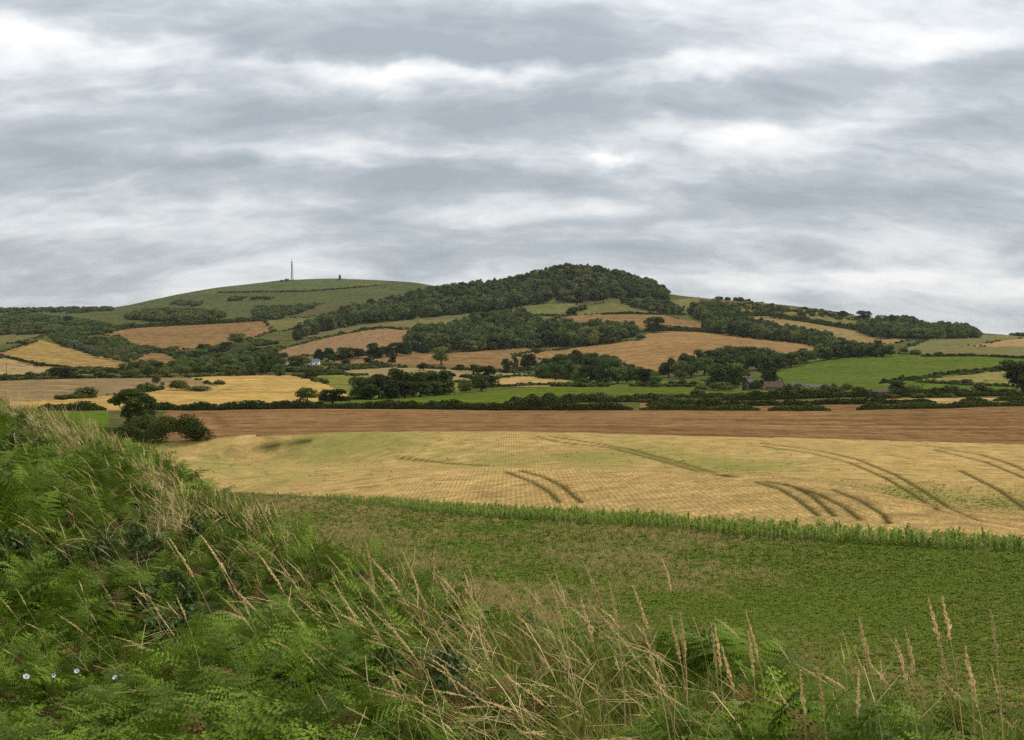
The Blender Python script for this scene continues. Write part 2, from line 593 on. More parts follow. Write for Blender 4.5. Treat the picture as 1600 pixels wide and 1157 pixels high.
def hit(px, py, ymin=30.0):
    """where the sight line through a photograph pixel meets the land"""
    ci = float(np.interp(px, PXK, np.arange(len(PXK))))
    c0 = min(int(ci), len(PXK) - 2)
    col = PYT[:, c0] * (1 - ci + c0) + PYT[:, c0 + 1] * (ci - c0)
    r0 = int(np.searchsorted(YG, ymin))
    idx = np.nonzero(col[r0:] <= py)[0]
    if len(idx) == 0:
        i = r0 + int(np.argmin(col[r0:]))
        Y = YG[i]
    else:
        i = r0 + int(idx[0])
        if i > r0:
            a, b = col[i - 1], col[i]
            s = (a - py) / max(a - b, 1e-6)
            Y = YG[i - 1] + (YG[i] - YG[i - 1]) * min(max(s, 0), 1)
        else:
            Y = YG[i]
    X = (px - 800) / F * Y
    return float(X), float(Y), float(height(X, Y))


def hit_line(pts, step=4.0, ymin=30.0):
    out = []
    for (a, b), (c, d) in zip(pts[:-1], pts[1:]):
        n = max(2, int(abs(c - a) / step))
        for k in range(n):
            s = k / n
            out.append(hit(a + (c - a) * s, b + (d - b) * s, ymin))
    out.append(hit(*pts[-1], ymin))
    return np.array(out)


def in_poly(px, py, poly):
    px, py = np.asarray(px, float), np.asarray(py, float)
    res = np.zeros(px.shape, bool)
    n = len(poly)
    j = n - 1
    for i in range(n):
        xi, yi = poly[i]
        xj, yj = poly[j]
        if yi != yj:
            c = ((yi > py) != (yj > py)) & (px < (xj - xi) * (py - yi) / (yj - yi) + xi)
            res ^= c
        j = i
    return res


# ------------------------------------------------------------------ fields
# name, label, (colours, kwargs), polygon in photograph pixels, distance range
TAN = ((.255, .155, .070), (.215, .130, .062), (.175, .130, .056))
OLIVE = ((.135, .130, .050), (.175, .150, .065), (.105, .115, .045))
FIELDS = [
    ('fallow_field', 'mauve brown fallow field at the left above the golden barley strip', ((.27, .185, .100), (.225, .155, .085), (.25, .19, .075)),
     [(-2400, 640), (-2400, 595), (0, 595), (100, 592), (200, 591), (300, 590), (330, 602), (260, 608), (160, 619), (90, 625), (20, 629), (-400, 640)], (440, 760)),
    ('barley_field', 'golden barley field behind the long dark hedge at the left', ((.43, .285, .095), (.37, .24, .088), (.29, .22, .07)),
     [(-2400, 660), (-2400, 639), (20, 629), (90, 625), (160, 619), (230, 612), (260, 606), (350, 602), (290, 590), (340, 588), (400, 587), (470, 587), (500, 597), (520, 606), (545, 615), (560, 622), (500, 634), (480, 645), (-400, 660)], (402, 760)),
    ('meadow', 'olive green meadow beside the golden barley crest', ((.17, .175, .045), (.20, .185, .055), (.23, .185, .065)),
     [(455, 586), (560, 586), (700, 590), (725, 600), (710, 613), (560, 624), (545, 615), (520, 606), (500, 597)], (450, 760)),
    ('pasture', 'bright green pasture strip in front of the farm', ((.118, .158, .024), (.138, .172, .028), None),
     [(430, 640), (520, 627), (560, 624), (640, 619), (700, 615), (780, 608), (850, 605), (1000, 604), (1100, 605), (1220, 610), (1340, 612), (1340, 618), (1200, 620), (1000, 624), (900, 632), (780, 637), (480, 645)], (402, 690)),
    ('wheat_field', 'pale ripe wheat wedge beyond the bright green pasture', ((.43, .29, .125), (.38, .26, .115), None),
     [(745, 605), (770, 592), (800, 588), (860, 590), (930, 599), (960, 602), (900, 604), (830, 604)], (560, 900)),
    ('hay_field', 'grey gold hay field with a faint track below the hedge trees', ((.30, .225, .115), (.26, .20, .10), (.33, .24, .12)),
     [(500, 587), (530, 579), (620, 574), (700, 577), (790, 583), (900, 588), (985, 593), (930, 597), (850, 589), (790, 589), (740, 597), (700, 592), (600, 588)], (640, 1010)),
    ('paddock', 'small green paddock between the wheat wedge and the copse', ((.12, .165, .03), (.135, .17, .034), None),
     [(880, 595), (990, 594), (1100, 596), (1120, 604), (930, 603)], (560, 960)),
    ('pink_stubble_field', 'pinkish cut stubble field behind the single round tree', TAN,
     [(505, 572), (520, 561), (600, 552), (660, 547), (700, 543), (790, 542), (830, 546), (860, 552), (900, 565), (860, 577), (790, 581), (700, 574), (600, 572)], (880, 1330)),
    ('scrubby_hillside', 'pinkish brown hillside scattered with cut scrub', ((.27, .165, .09), (.22, .135, .075), (.32, .21, .11)),
     [(400, 553), (440, 546), (500, 530), (560, 518), (600, 513), (632, 516), (650, 530), (630, 545), (560, 551), (470, 558), (420, 559)], (1050, 1500)),
    ('rough_pasture', 'olive rough pasture under the long hill wood', OLIVE,
     [(455, 531), (500, 518), (560, 506), (620, 498), (700, 488), (728, 486), (740, 497), (700, 510), (640, 515), (600, 512), (560, 517), (500, 529)], (1300, 1900)),
    ('tan_hill_field', 'tan stubble field on the hillside below the far down', TAN,
     [(140, 523), (200, 514), (300, 508), (360, 505), (412, 502), (425, 518), (400, 527), (350, 542), (290, 547), (240, 547), (215, 539), (180, 526)], (1100, 1800)),
    ('olive_field', 'small olive field beside the tan hillside stubble', OLIVE,
     [(410, 502), (480, 497), (468, 512), (440, 518), (422, 518)], (1300, 1900)),
    ('gold_hill_field', 'gold and tan field on the rounded slope at the left edge', ((.31, .205, .075), (.27, .165, .075), (.40, .30, .08)),
     [(-60, 556), (0, 551), (35, 541), (60, 531), (90, 539), (130, 551), (190, 564), (210, 572), (150, 579), (70, 574), (30, 566), (-60, 562)], (900, 1420)),
    ('pale_stubble_field', 'pale stubble field at the left edge below the rounded gold slope', ((.36, .26, .135), (.31, .22, .11), (.27, .18, .09)),
     [(-2400, 560), (-60, 560), (0, 561), (50, 572), (110, 577), (165, 579), (150, 585), (70, 588), (0, 591), (-2400, 592)], (700, 1150)),
    ('brown_slope', 'small tan slope among the gorse and bushes', TAN,
     [(205, 563), (235, 550), (265, 554), (290, 569), (240, 569)], (900, 1300)),
    ('far_meadow', 'dull olive meadow at the left under the dark wooded slope', OLIVE,
     [(-2400, 518), (0, 518), (85, 517), (60, 528), (20, 538), (-2400, 545)], (1250, 1700)),
    ('tan_down', 'wide tan stubble field on the hill shoulder in the centre', ((.31, .185, .082), (.26, .155, .072), (.225, .16, .065)),
     [(795, 556), (830, 551), (870, 548), (940, 538), (1000, 532), (1010, 521), (1060, 516), (1150, 520), (1230, 530), (1290, 542), (1275, 556), (1220, 560), (1150, 556), (1100, 562), (1060, 575), (1030, 588), (1015, 588), (970, 570), (900, 562), (840, 562)], (950, 1500)),
    ('upper_tan_field', 'narrow tan field directly below the grassy knoll', TAN,
     [(840, 505), (880, 495), (950, 490), (1030, 490), (1060, 499), (1112, 506), (1110, 517), (1080, 515), (1040, 510), (1000, 514), (940, 509), (890, 508)], (1420, 1800)),
    ('grassy_knoll', 'rough grassy knoll at the foot of the hilltop wood', OLIVE,
     [(885, 494), (915, 481), (950, 472), (975, 474), (1005, 484), (1045, 490), (950, 491)], (1560, 1900)),
    ('hill_pasture', 'green pasture just below the hilltop wood', ((.125, .145, .048), (.15, .155, .06), (.19, .155, .07)),
     [(806, 482), (840, 469), (885, 464), (905, 472), (885, 493), (850, 502), (815, 493)], (1500, 1950)),
    ('ridge_pasture', 'olive pasture strip along the right flank of the hill', ((.165, .155, .055), (.195, .16, .065), None),
     [(1035, 470), (1090, 466), (1200, 476), (1270, 486), (1350, 506), (1420, 519), (1400, 524), (1300, 510), (1220, 498), (1150, 495), (1080, 486)], (1600, 2010)),
    ('ridge_stubble', 'long tan stubble strip running down the right flank of the hill', ((.29, .205, .09), (.25, .18, .08), OLIVE[0]),
     [(1080, 500), (1150, 492), (1220, 500), (1330, 512), (1400, 524), (1418, 533), (1370, 543), (1340, 540), (1290, 524), (1240, 512), (1150, 506)], (1380, 1900)),
    ('skyline_moor', 'brown heathy skyline strip to the right of the hilltop wood', ((.17, .115, .065), (.14, .10, .055), None),
     [(1085, 470), (1100, 462), (1230, 472), (1330, 488), (1330, 492), (1230, 480), (1150, 475)], (1900, 2300)),
    ('green_crop_slope', 'large smooth green crop field rising behind the farm at the right', ((.112, .155, .028), (.132, .168, .032), (.095, .138, .024)),
     [(1205, 580), (1260, 563), (1330, 557), (1400, 554), (1560, 556), (1600, 560), (2400, 575), (2400, 618), (1330, 616), (1290, 609), (1220, 606)], (560, 1120)),
    ('oat_field', 'olive gold oat field wedge between two thin hedges at the right', ((.235, .20, .07), (.21, .185, .06), None),
     [(1415, 595), (1500, 587), (1570, 578), (1600, 576), (2400, 580), (2400, 606), (1600, 604), (1540, 602), (1440, 597)], (600, 1000)),
    ('sheep_pasture', 'olive pasture at the far right below the skyline', ((.155, .150, .060), (.185, .165, .07), None),
     [(1405, 548), (1450, 531), (1520, 524), (1600, 523), (4000, 524), (4000, 570), (1600, 559), (1500, 556), (1440, 557)], (1000, 2000)),
    ('far_stubble', 'pale tan stubble corner at the far right below the skyline', ((.37, .24, .125), (.33, .215, .11), None),
     [(1518, 542), (1560, 533), (1600, 529), (4000, 526), (4000, 543), (1600, 542)], (1100, 1900)),
    ('hill_heath', 'brownish heath on the far down', ((.125, .105, .055), (.105, .095, .05), None),
     [(430, 492), (500, 476), (530, 472), (560, 476), (500, 494), (460, 497)], (1700, 2700)),
    ('far_down_top', 'green open top of the far down beneath the mast', ((.085, .110, .045), (.105, .115, .05), None),
     [(290, 462), (340, 450), (440, 438), (560, 436), (600, 441), (590, 448), (480, 455), (380, 456)], (2200, 2760)),
    ('brown_field', 'rich brown field of ripe crop in front of the long hedge', ((.250, .145, .068), (.212, .120, .058), (.178, .100, .048)), None, None),
    ('stubble_field', 'rolling golden barley stubble field crossed by wheel tracks', ((.50, .345, .145), (.44, .295, .120), (.32, .265, .090)), None, None),
    ('clover_field', 'near field of low green clover growing through dry stubble', ((.17, .135, .050), (.135, .115, .042), (.28, .19, .085)), None, None),
    ('small_green_field', 'small bright green field behind the windblown tree hedge', ((.105, .165, .020), (.125, .18, .024), None), None, None),
    ('far_down', 'dull green slopes of the far down', ((.110, .122, .048), (.088, .105, .042), (.120, .105, .052)), None, None),
    ('rough_ground', 'rough grass and scrub ground between the fields', ((.085, .095, .030), (.11, .105, .038), (.14, .115, .05)), None, None),
]
FID = {f[0]: i for i, f in enumerate(FIELDS)}


def classify(px, py, Y, X):
    """field number for every point of the land"""
    c = np.full(px.shape, FID['rough_ground'])
    c[Y > 1900] = FID['far_down']
    for i, f in enumerate(FIELDS):
        if f[3] is None:
            continue
        k = in_poly(px, py, f[3]) & (Y > f[4][0]) & (Y < f[4][1])
        c[k] = i
    near = Y < 402
    c[near] = FID['brown_field']
    wig = 3.0 * fbm(X / 14, Y * 0 + 3, 9, 2)
    c[Y < 275 + wig] = FID['stubble_field']
    c[Y < maize_line(px) + 0.8] = FID['clover_field']
    left = (px < 262 - (400 - Y) * 0.15) & (Y > 272 + wig) & (Y < 402)
    c[left] = FID['rough_ground']
    c[(px > 40) & (px < 168) & (Y > 262) & (Y < 385)] = FID['small_green_field']
    right = (Y >= 402) & (Y < 470) & (px > 1000)
    c[right] = FID['brown_field']
    c[right & (px > 1400)] = FID['wheat_field']
    return c


# wheel tracks in the stubble (photograph pixels)
TRACKS = [
    [(838, 682), (870, 690), (960, 701), (1040, 722), (1090, 736), (1140, 745)], [(860, 682), (900, 688), (980, 701), (1060, 722), (1110, 737), (1150, 745)],
    [(1190, 693), (1280, 704), (1340, 718), (1400, 742), (1440, 765), (1490, 797), (1535, 815)], [(1190, 697), (1270, 709), (1325, 722), (1380, 745), (1420, 768), (1465, 797), (1500, 806)],
    [(812, 735), (850, 745), (880, 760), (908, 785)], [(790, 737), (830, 752), (858, 768), (875, 785)],
    [(1195, 751), (1240, 760), (1270, 775), (1305, 806)], [(1180, 752), (1220, 764), (1250, 782), (1280, 806)],
    [(1225, 755), (1280, 772), (1320, 792), (1345, 812)], [(1300, 764), (1345, 782), (1380, 803), (1390, 818)],
    [(1445, 696), (1530, 710), (1570, 722), (1605, 736)], [(1460, 703), (1540, 722), (1605, 748)], [(395, 699), (440, 696), (485, 688)],
    [(620, 715), (700, 724), (760, 728)], [(1500, 735), (1560, 765), (1610, 800)],
    # faint lines in the brown field and the hay field
    [(400, 668), (700, 668), (1000, 667), (1150, 671), (1300, 675), (1450, 681), (1600, 684)], [(1200, 655), (1330, 657), (1480, 670), (1600, 673)], [(1330, 651), (1450, 655), (1600, 648)], [(1490, 664), (1600, 658)],
    [(320, 646), (340, 652), (355, 668)],
]


def track_field(X, Y):
    v = np.zeros(X.shape)
    for k, tr in enumerate(TRACKS):
        L = hit_line(tr, 10.0, 60.0)
        Wd = 0.25 if k < 15 else 0.8
        lo, hi = L.min(0) - 8, L.max(0) + 8
        s = (X > lo[0]) & (X < hi[0]) & (Y > lo[1]) & (Y < hi[1])
        if not s.any():
            continue
        x, y = X[s], Y[s]
        d = np.full(x.shape, 1e9)
        for a, b in zip(L[:-1], L[1:]):
            ax, ay, bx, by = a[0], a[1], b[0], b[1]
            dx, dy = bx - ax, by - ay
            if abs(dy) > 40:
                continue
            t = np.clip(((x - ax) * dx + (y - ay) * dy) / max(dx * dx + dy * dy, 1e-6), 0, 1)
            d = np.minimum(d, np.hypot(x - ax - t * dx, y - ay - t * dy))
        w = Wd * (1 + np.maximum(0, y - 100) / 230.0)
        v[s] = np.maximum(v[s], np.exp(-(d / w) ** 2) * (0.95 if k < 15 else 0.45))
    return v


EDGE = []
DIM = {'far_down': .72, 'far_down_top': .85, 'hill_heath': .75, 'brown_field': .80, 'stubble_field': .76, 'clover_field': 1.0, 'rough_ground': .8, 'green_crop_slope': .66, 'pasture': .64, 'small_green_field': .7, 'paddock': .7, 'barley_field': .88}


def green_patches(X, Y):
    """where weeds and late green ears tinge the stubble: its upper left part and the hollow behind the hump"""
    p = 800 + F * X / np.maximum(Y, 1)
    c_ = np.interp(p, PXK, cr)
    left_ = np.clip((1000 - p) / 500, 0, 1) * np.clip((Y - 165) / 60, 0, 1)
    hollow_ = np.exp(-((Y / c_ - 1.48) / .22) ** 2) * np.clip((p - 820) / 120, 0, 1)
    n_ = fbm(X / 10, Y / 24, 61, 4)
    return np.clip(np.maximum(left_, hollow_) * (.45 + .75 * n_) + .2 * np.maximum(0, n_ - .15), 0, .65)


def build_fields():
    nr, nc = ZT.shape
    Y2 = np.repeat(YG[:, None], nc, 1)
    P2 = np.repeat(PXK[None, :], nr, 0)
    wob = 1.2 * fbm(XG / 25, Y2 / 40, 21, 3)
    tr = np.clip(track_field(XG, Y2) * 1.25, 0, 1)
    Z = ZT - 0.10 * tr * (Y2 < 300)
    V = np.stack([XG, Y2, Z], -1).reshape(-1, 3)
    ctr = lambda A: (A[:-1, :-1] + A[1:, :-1] + A[1:, 1:] + A[:-1, 1:]) / 4
    cid = classify(ctr(P2) + ctr(wob), ctr(PYE) + 0.35 * ctr(wob), ctr(Y2), ctr(XG))
    idx = np.arange(nr * nc).reshape(nr, nc)
    # where one field meets the next: rough growth stands there
    e = np.zeros(cid.shape, bool)
    e[:, 1:] |= cid[:, 1:] != cid[:, :-1]
    e[1:, :] |= cid[1:, :] != cid[:-1, :]
    yc, xc = ctr(Y2), ctr(XG)
    e &= (yc > 470) & (yc < 2100) & (np.abs(xc / yc) < .46)
    EDGE.append(np.stack([xc[e], yc[e]], 1))
    Q = np.stack([idx[:-1, :-1], idx[:-1, 1:], idx[1:, 1:], idx[1:, :-1]], -1)
    for i, f in enumerate(FIELDS):
        q = Q[cid == i]
        if len(q) == 0:
            print('EMPTY FIELD', f[0])
            continue
        u, inv = np.unique(q.ravel(), return_inverse=True)
        name, label, (c1, c2, c3) = f[0], f[1], f[2]
        g_ = DIM.get(name, .80)
        c1, c2, c3 = (None if c is None else tuple(v * g_ * w for v, w in zip(c, (1.0, .96, .84))) for c in (c1, c2, c3))
        kw = dict(big=0.012, fine=0.25)
        if name == 'stubble_field':
            kw = dict(big=0.035, fine=2.2, rows=(0.45, 0.0, 0.13), fine_amp=0.18, bump=0.12, green=(.165, .175, .040), track=True, track_col=(.055, .045, .012), third=0.56)
        elif name == 'brown_field':
            kw = dict(big=0.02, fine=0.9, rows=(3.0, 1.45, 0.08), fine_amp=0.22, bump=0.15, streak=.08, track=True, track_col=(.10, .045, .02))
        elif name == 'clover_field':
            kw = dict(big=0.06, fine=5.0, fine_amp=0.3, bump=0.05)
        elif name == 'small_green_field':
            kw = dict(big=0.03, fine=0.8, rows=(1.6, 0.0, 0.16))
        elif name in ('green_crop_slope', 'pasture'):
            kw = dict(big=0.02, fine=0.15, rows=(9.0, 1.35, 0.10), fine_amp=0.07, streak=.22)
        elif name == 'barley_field':
            kw = dict(big=0.014, fine=0.3, rows=(8.0, 0.9, 0.10), fine_amp=0.10, streak=-.5)
        elif name == 'scrubby_hillside':
            kw = dict(big=0.05, fine=0.16, fine_amp=0.35, third=0.5)
        else:
            kw = dict(big=0.012, fine=0.22, fine_amp=0.13, rows=(14.0, 1.2, 0.06), streak=.15 + .3 * math.sin(i * 2.1))
        me = mesh_np(name, V[u], inv.reshape(-1, 4), ground_mat(name, c1, c2, c3, **kw), tint=tr.ravel()[u], smooth=True)
        if name == 'stubble_field':
            a = me.attributes.new('green', 'FLOAT', 'POINT')
            a.data.foreach_set('value', green_patches(V[u][:, 0], V[u][:, 1]).astype(np.float32))
        o = obj(name, me)
        tag(o, label, 'field', kind='structure')


build_fields()

# ------------------------------------------------------------------ foliage builders


def unit(a):
    return a / np.maximum(np.linalg.norm(a, axis=1, keepdims=True), 1e-9)


def cards(C, N, S, r, aspect=0.70, jit=0.38):
    """leaf sprays: one small rhombus for every centre, facing roughly N"""
    n = len(C)
    nn = unit(N + jit * r.normal(size=(n, 3)))
    t = unit(np.cross(nn, r.normal(size=(n, 3))))
    b = np.cross(nn, t)
    S = S[:, None]
    bend = nn * S * 0.22
    V = np.stack([C - t * S - bend, C + b * S * aspect, C + t * S - bend, C - b * S * aspect], 1).reshape(-1, 3)
    Q = np.arange(4 * n).reshape(n, 4)
    return V, Q, np.repeat(r.random(n) ** 1.3, 4)


def lobes_crown(lobes, n, size, r, low=-0.55):
    """cards on the shells of overlapping lobes (cx,cy,cz,rx,ry,rz)"""
    L = np.array(lobes, float)
    area = (L[:, 3] * L[:, 4] + L[:, 3] * L[:, 5] + L[:, 4] * L[:, 5])
    k = r.choice(len(L), n, p=area / area.sum())
    d = unit(r.normal(size=(n, 3)))
    d[:, 2] = np.where(d[:, 2] < low, -d[:, 2], d[:, 2])
    rad = 1.0 - 0.35 * r.random(n) ** 2
    # clumps: the shell bulges and thins out
    b = 0.20 * np.sin(d[:, 0] * 9 + k * 3.1) * np.sin(d[:, 1] * 8 + k * 1.7) * np.sin(d[:, 2] * 9 + k)
    C = L[k, :3] + d * L[k, 3:] * (rad + b)[:, None]
    s = size * (0.6 + 0.8 * r.random(n))
    V, Q, t = cards(C, d, s, r)
    t = np.clip(0.45 * t + 0.55 * np.repeat(((k * 0.618) % 1.0), 4), 0, 1)
    return V, Q, t


def random_lobes(r, kind):
    out = []
    if kind == 'round':
        out.append((0, 0, .50, .34, .34, .36))
        for k in range(10):
            a, e = r.uniform(0, 6.28), r.uniform(-.9, 1.3)
            q = r.uniform(.20, .32)
            out.append((.33 * math.cos(a) * math.cos(e), .33 * math.sin(a) * math.cos(e), .52 + .33 * math.sin(e), q * .75, q * .75, q * .62))
    elif kind == 'broad':
        out.append((0, 0, .38, .30, .30, .28))
        for k in range(13):
            a, q = r.uniform(0, 6.28), r.uniform(.08, .40)
            s = r.uniform(.13, .23)
            zt = .34 + .46 * math.sqrt(1 - (q / .45) ** 2)
            out.append((q * math.cos(a), q * math.sin(a), (zt if k % 3 else zt * .55), s * 1.1, s * 1.1, s * .85))
    elif kind == 'tall':
        for k in range(12):
            z = .14 + .76 * k / 11
            a = r.uniform(0, 6.28)
            q = .22 * math.sin(math.pi * min(1, (z * .9 + .12))) + .03
            s = r.uniform(.15, .24)
            out.append((q * math.cos(a), q * math.sin(a), z, s, s, s * .9))
    elif kind == 'bush':
        out.append((0, 0, .34, .40, .40, .40))
        for _ in range(8):
            a, q = r.uniform(0, 6.28), r.uniform(.1, .36)
            s = r.uniform(.16, .28)
            out.append((q * math.cos(a), q * math.sin(a), .26 + r.uniform(-.05, .38) * (1 - q), s, s, s * .9))
    return out


def trunk_mesh(name, r, spread=0.3, top=0.7, rad=0.035):
    m = MB()
    lean = r.uniform(-.04, .04)
    m.tube([(0, 0, -0.04), (lean * .4, 0, .15), (lean, .01, top * .55), (lean * 1.2, 0, top)], [rad * 1.35, rad, rad * .7, rad * .2], 7)
    for k in range(6):
        a = k * 1.05 + r.uniform(-.3, .3)
        z0 = r.uniform(.18, .45)
        e = (spread * math.cos(a), spread * math.sin(a), z0 + r.uniform(.18, .34))
        mid = (e[0] * .45, e[1] * .45, z0 + (e[2] - z0) * .6)
        m.tube([(lean * .6, 0, z0), mid, e], [rad * .55, rad * .38, rad * .12], 5)
    return m.mesh(name, M['bark'])


def crown_mesh(name, kind, n, size, mat, seed, low=-0.55):
    r = random.Random(seed)
    rg = np.random.default_rng(seed)
    V, Q, t = lobes_crown(random_lobes(r, kind), n, size, rg, low)
    return mesh_np(name, V, Q, mat, tint=t)


# mid-distance trees share these
CROWNS = {}
for kd, kinds in (('tree', ('round', 'broad', 'round', 'tall', 'broad')), ('dark', ('round', 'broad', 'tall')), ('pale', ('round', 'broad')), ('bush', ('bush', 'bush', 'bush'))):
    for i, kn in enumerate(kinds):
        mt = {'tree': 'tree_leaf', 'dark': 'dark_leaf', 'pale': 'pale_leaf', 'bush': 'bush_leaf'}[kd]
        CROWNS[kd, i] = crown_mesh('crown', kn, 2600 if kd != 'bush' else 1800, 0.034, M[mt], 100 + 10 * i + len(kd) * 7)
TRUNKS = [trunk_mesh('trunk', random.Random(50 + i)) for i in range(3)]


ORD = ('first second third fourth fifth sixth seventh eighth ninth tenth eleventh twelfth thirteenth fourteenth fifteenth sixteenth '
       'seventeenth eighteenth nineteenth twentieth').split()


def row_labels(spots, cut, text):
    """a label for each foot (x, y, ...): its place from the left in the front or back row"""
    out = [None] * len(spots)
    for nm, sel in (('front', lambda q: q[1] >= cut), ('back', lambda q: q[1] < cut)):
        ii = sorted((i for i, q in enumerate(spots) if sel(q)), key=lambda i: spots[i][0])
        for k, i in enumerate(ii):
            out[i] = text % (ORD[k], nm)
    return out


def place_tree(px, py, wpx, hpx, label, kind='tree', var=None, group=None, name=None, ymin=400.0, cat=None, Y=None, open_foot=False):
    """a tree whose foot shows at (px, py), wpx wide and hpx high in the photograph"""
    if Y is None:
        X, Y, z = hit(px, py, ymin)
    else:
        X = (px - 800) / F * Y
        z = float(height(X, Y))
    H, W = hpx * Y / F, wpx * Y / F
    n = {'tree': 5, 'dark': 3, 'pale': 2, 'bush': 3}[kind]
    v = rnd.randrange(n) if var is None else var
    if kind == 'bush':
        o = obj(name or 'bush', CROWNS[kind, v], None, (X, Y, z - 0.05 * H))
        o.scale = (W / .95, W / .95, H / .80)
        o.rotation_euler = (0, 0, rnd.uniform(0, 6.28))
        tag(o, label, cat or 'bush', group)
        return o
    o = empty(name or 'tree', (X, Y, z), rnd.uniform(0, 6.28), (W / .95, W / .95, H / .95))
    obj('trunk', TRUNKS[rnd.randrange(3)], o)
    c = obj('crown', CROWNS[kind, v], o, (0, 0, -.12 if kind != 'pale' and not open_foot else 0))
    c.scale = (1, 1, 1.12 if not open_foot else 1)
    tag(o, label, cat or 'tree', group)
    return o


# ------------------------------------------------------------------ scatter for what nobody could count (geometry nodes)
PROTOS = {}


def proto(name, me):
    o = bpy.data.objects.new(name, me)     # never linked to the scene: only a source shape
    PROTOS[name] = o
    return o


def scatter(name, P, Rot, S, idx, protos, label, cat=None):
    P = np.asarray(P, np.float32)
    me = bpy.data.meshes.new(name)
    me.vertices.add(len(P))
    me.vertices.foreach_set('co', P.ravel())
    a = me.attributes.new('rot', 'FLOAT_VECTOR', 'POINT')
    a.data.foreach_set('vector', np.asarray(Rot, np.float32).ravel())
    S = np.asarray(S, np.float32)
    if S.ndim == 1:
        S = np.repeat(S[:, None], 3, 1)
    a = me.attributes.new('scl', 'FLOAT_VECTOR', 'POINT')
    a.data.foreach_set('vector', S.ravel())
    a = me.attributes.new('idx', 'INT', 'POINT')
    a.data.foreach_set('value', np.asarray(idx, np.int32))
    me.update()
    o = obj(name, me)
    ng = bpy.data.node_groups.new(name, 'GeometryNodeTree')
    ng.interface.new_socket('Geometry', in_out='INPUT', socket_type='NodeSocketGeometry')
    ng.interface.new_socket('Geometry', in_out='OUTPUT', socket_type='NodeSocketGeometry')
    N, Lk = ng.nodes, ng.links
    gi, go = N.new('NodeGroupInput'), N.new('NodeGroupOutput')
    g2i = N.new('GeometryNodeGeometryToInstance')
    for p in protos:
        oi = N.new('GeometryNodeObjectInfo')
        oi.inputs['Object'].default_value = p
        oi.inputs['As Instance'].default_value = False
        Lk.new(oi.outputs['Geometry'], g2i.inputs[0])
        if not p.data.materials[0].name in [m.name for m in me.materials]:
            me.materials.append(p.data.materials[0])
    iop = N.new('GeometryNodeInstanceOnPoints')
    iop.inputs['Pick Instance'].default_value = True
    Lk.new(gi.outputs[0], iop.inputs['Points'])
    Lk.new(g2i.outputs[0], iop.inputs['Instance'])

    def att(nm, typ):
        nd = N.new('GeometryNodeInputNamedAttribute')
        nd.data_type = typ
        nd.inputs['Name'].default_value = nm
        return nd.outputs[0]
    e2r = N.new('FunctionNodeEulerToRotation')
    Lk.new(att('rot', 'FLOAT_VECTOR'), e2r.inputs[0])
    Lk.new(e2r.outputs[0], iop.inputs['Rotation'])
    Lk.new(att('scl', 'FLOAT_VECTOR'), iop.inputs['Scale'])
    Lk.new(att('idx', 'INT'), iop.inputs['Instance Index'])
    Lk.new(iop.outputs[0], go.inputs[0])
    md = o.modifiers.new('scatter', 'NODES')
    md.node_group = ng
    tag(o, label, cat, kind='stuff')
    return o


WOODP = [proto('wood_crown_%d' % i, crown_mesh('wood_crown', k, 1000, 0.055, M['wood_leaf'], 300 + i, -0.9)) for i, k in enumerate(('round', 'broad', 'bush', 'tall', 'round', 'broad'))]
SCRUBP = [proto('scrub_crown_%d' % i, crown_mesh('scrub_crown', 'bush', 420, 0.075, M['bush_leaf'], 330 + i, -0.9)) for i in range(3)]


def wood_points(poly, yr, spacing, hm, keep=0.75, seed=1, thin=None):
    """feet of the trees of a wood that shows as this outline in the photograph"""
    r = np.random.default_rng(seed)
    A = np.array(poly)
    x0, x1 = A[:, 0].min(), A[:, 0].max()
    um = (x1 - x0) / F
    n = int(um * (yr[1] ** 2 - yr[0] ** 2) / 2 / spacing ** 2)
    px = r.uniform(x0, x1, n)
    Y = np.sqrt(r.uniform(yr[0] ** 2, yr[1] ** 2, n))
    X = (px - 800) / F * Y
    z = height(X, Y)
    py = HY - F * z / Y
    hp = F * hm / Y
    ok = in_poly(px, py, poly) & in_poly(px, py - keep * hp, poly)
    if thin is not None:
        ok &= fbm(X / 38, Y / 38, seed + 40, 4) > thin
    return X[ok], Y[ok], z[ok]


def wood(name, label, poly, yr, spacing, hm, protos, seed=1, keep=0.8, wide=0.95, cat='wood'):
    X, Y, z = wood_points(poly, yr, spacing, hm, keep, seed, (-.12 if cat == 'scrub' else None if protos is WOODP else -.35))
    r = np.random.default_rng(seed + 100)
    n = len(X)
    h = hm * (r.uniform(0.50, 1.28, n) if protos is WOODP else r.uniform(.35, 1.3, n))
    w = h * wide * r.uniform(0.6, 1.35, n)
    rot = np.stack([np.zeros(n), np.zeros(n), r.uniform(0, 6.28, n)], 1)
    print(name, n)
    return scatter(name, np.stack([X, Y, z - 0.03 * h], 1), rot, np.stack([w, w, h], 1), r.integers(0, len(protos), n), protos, label, cat)


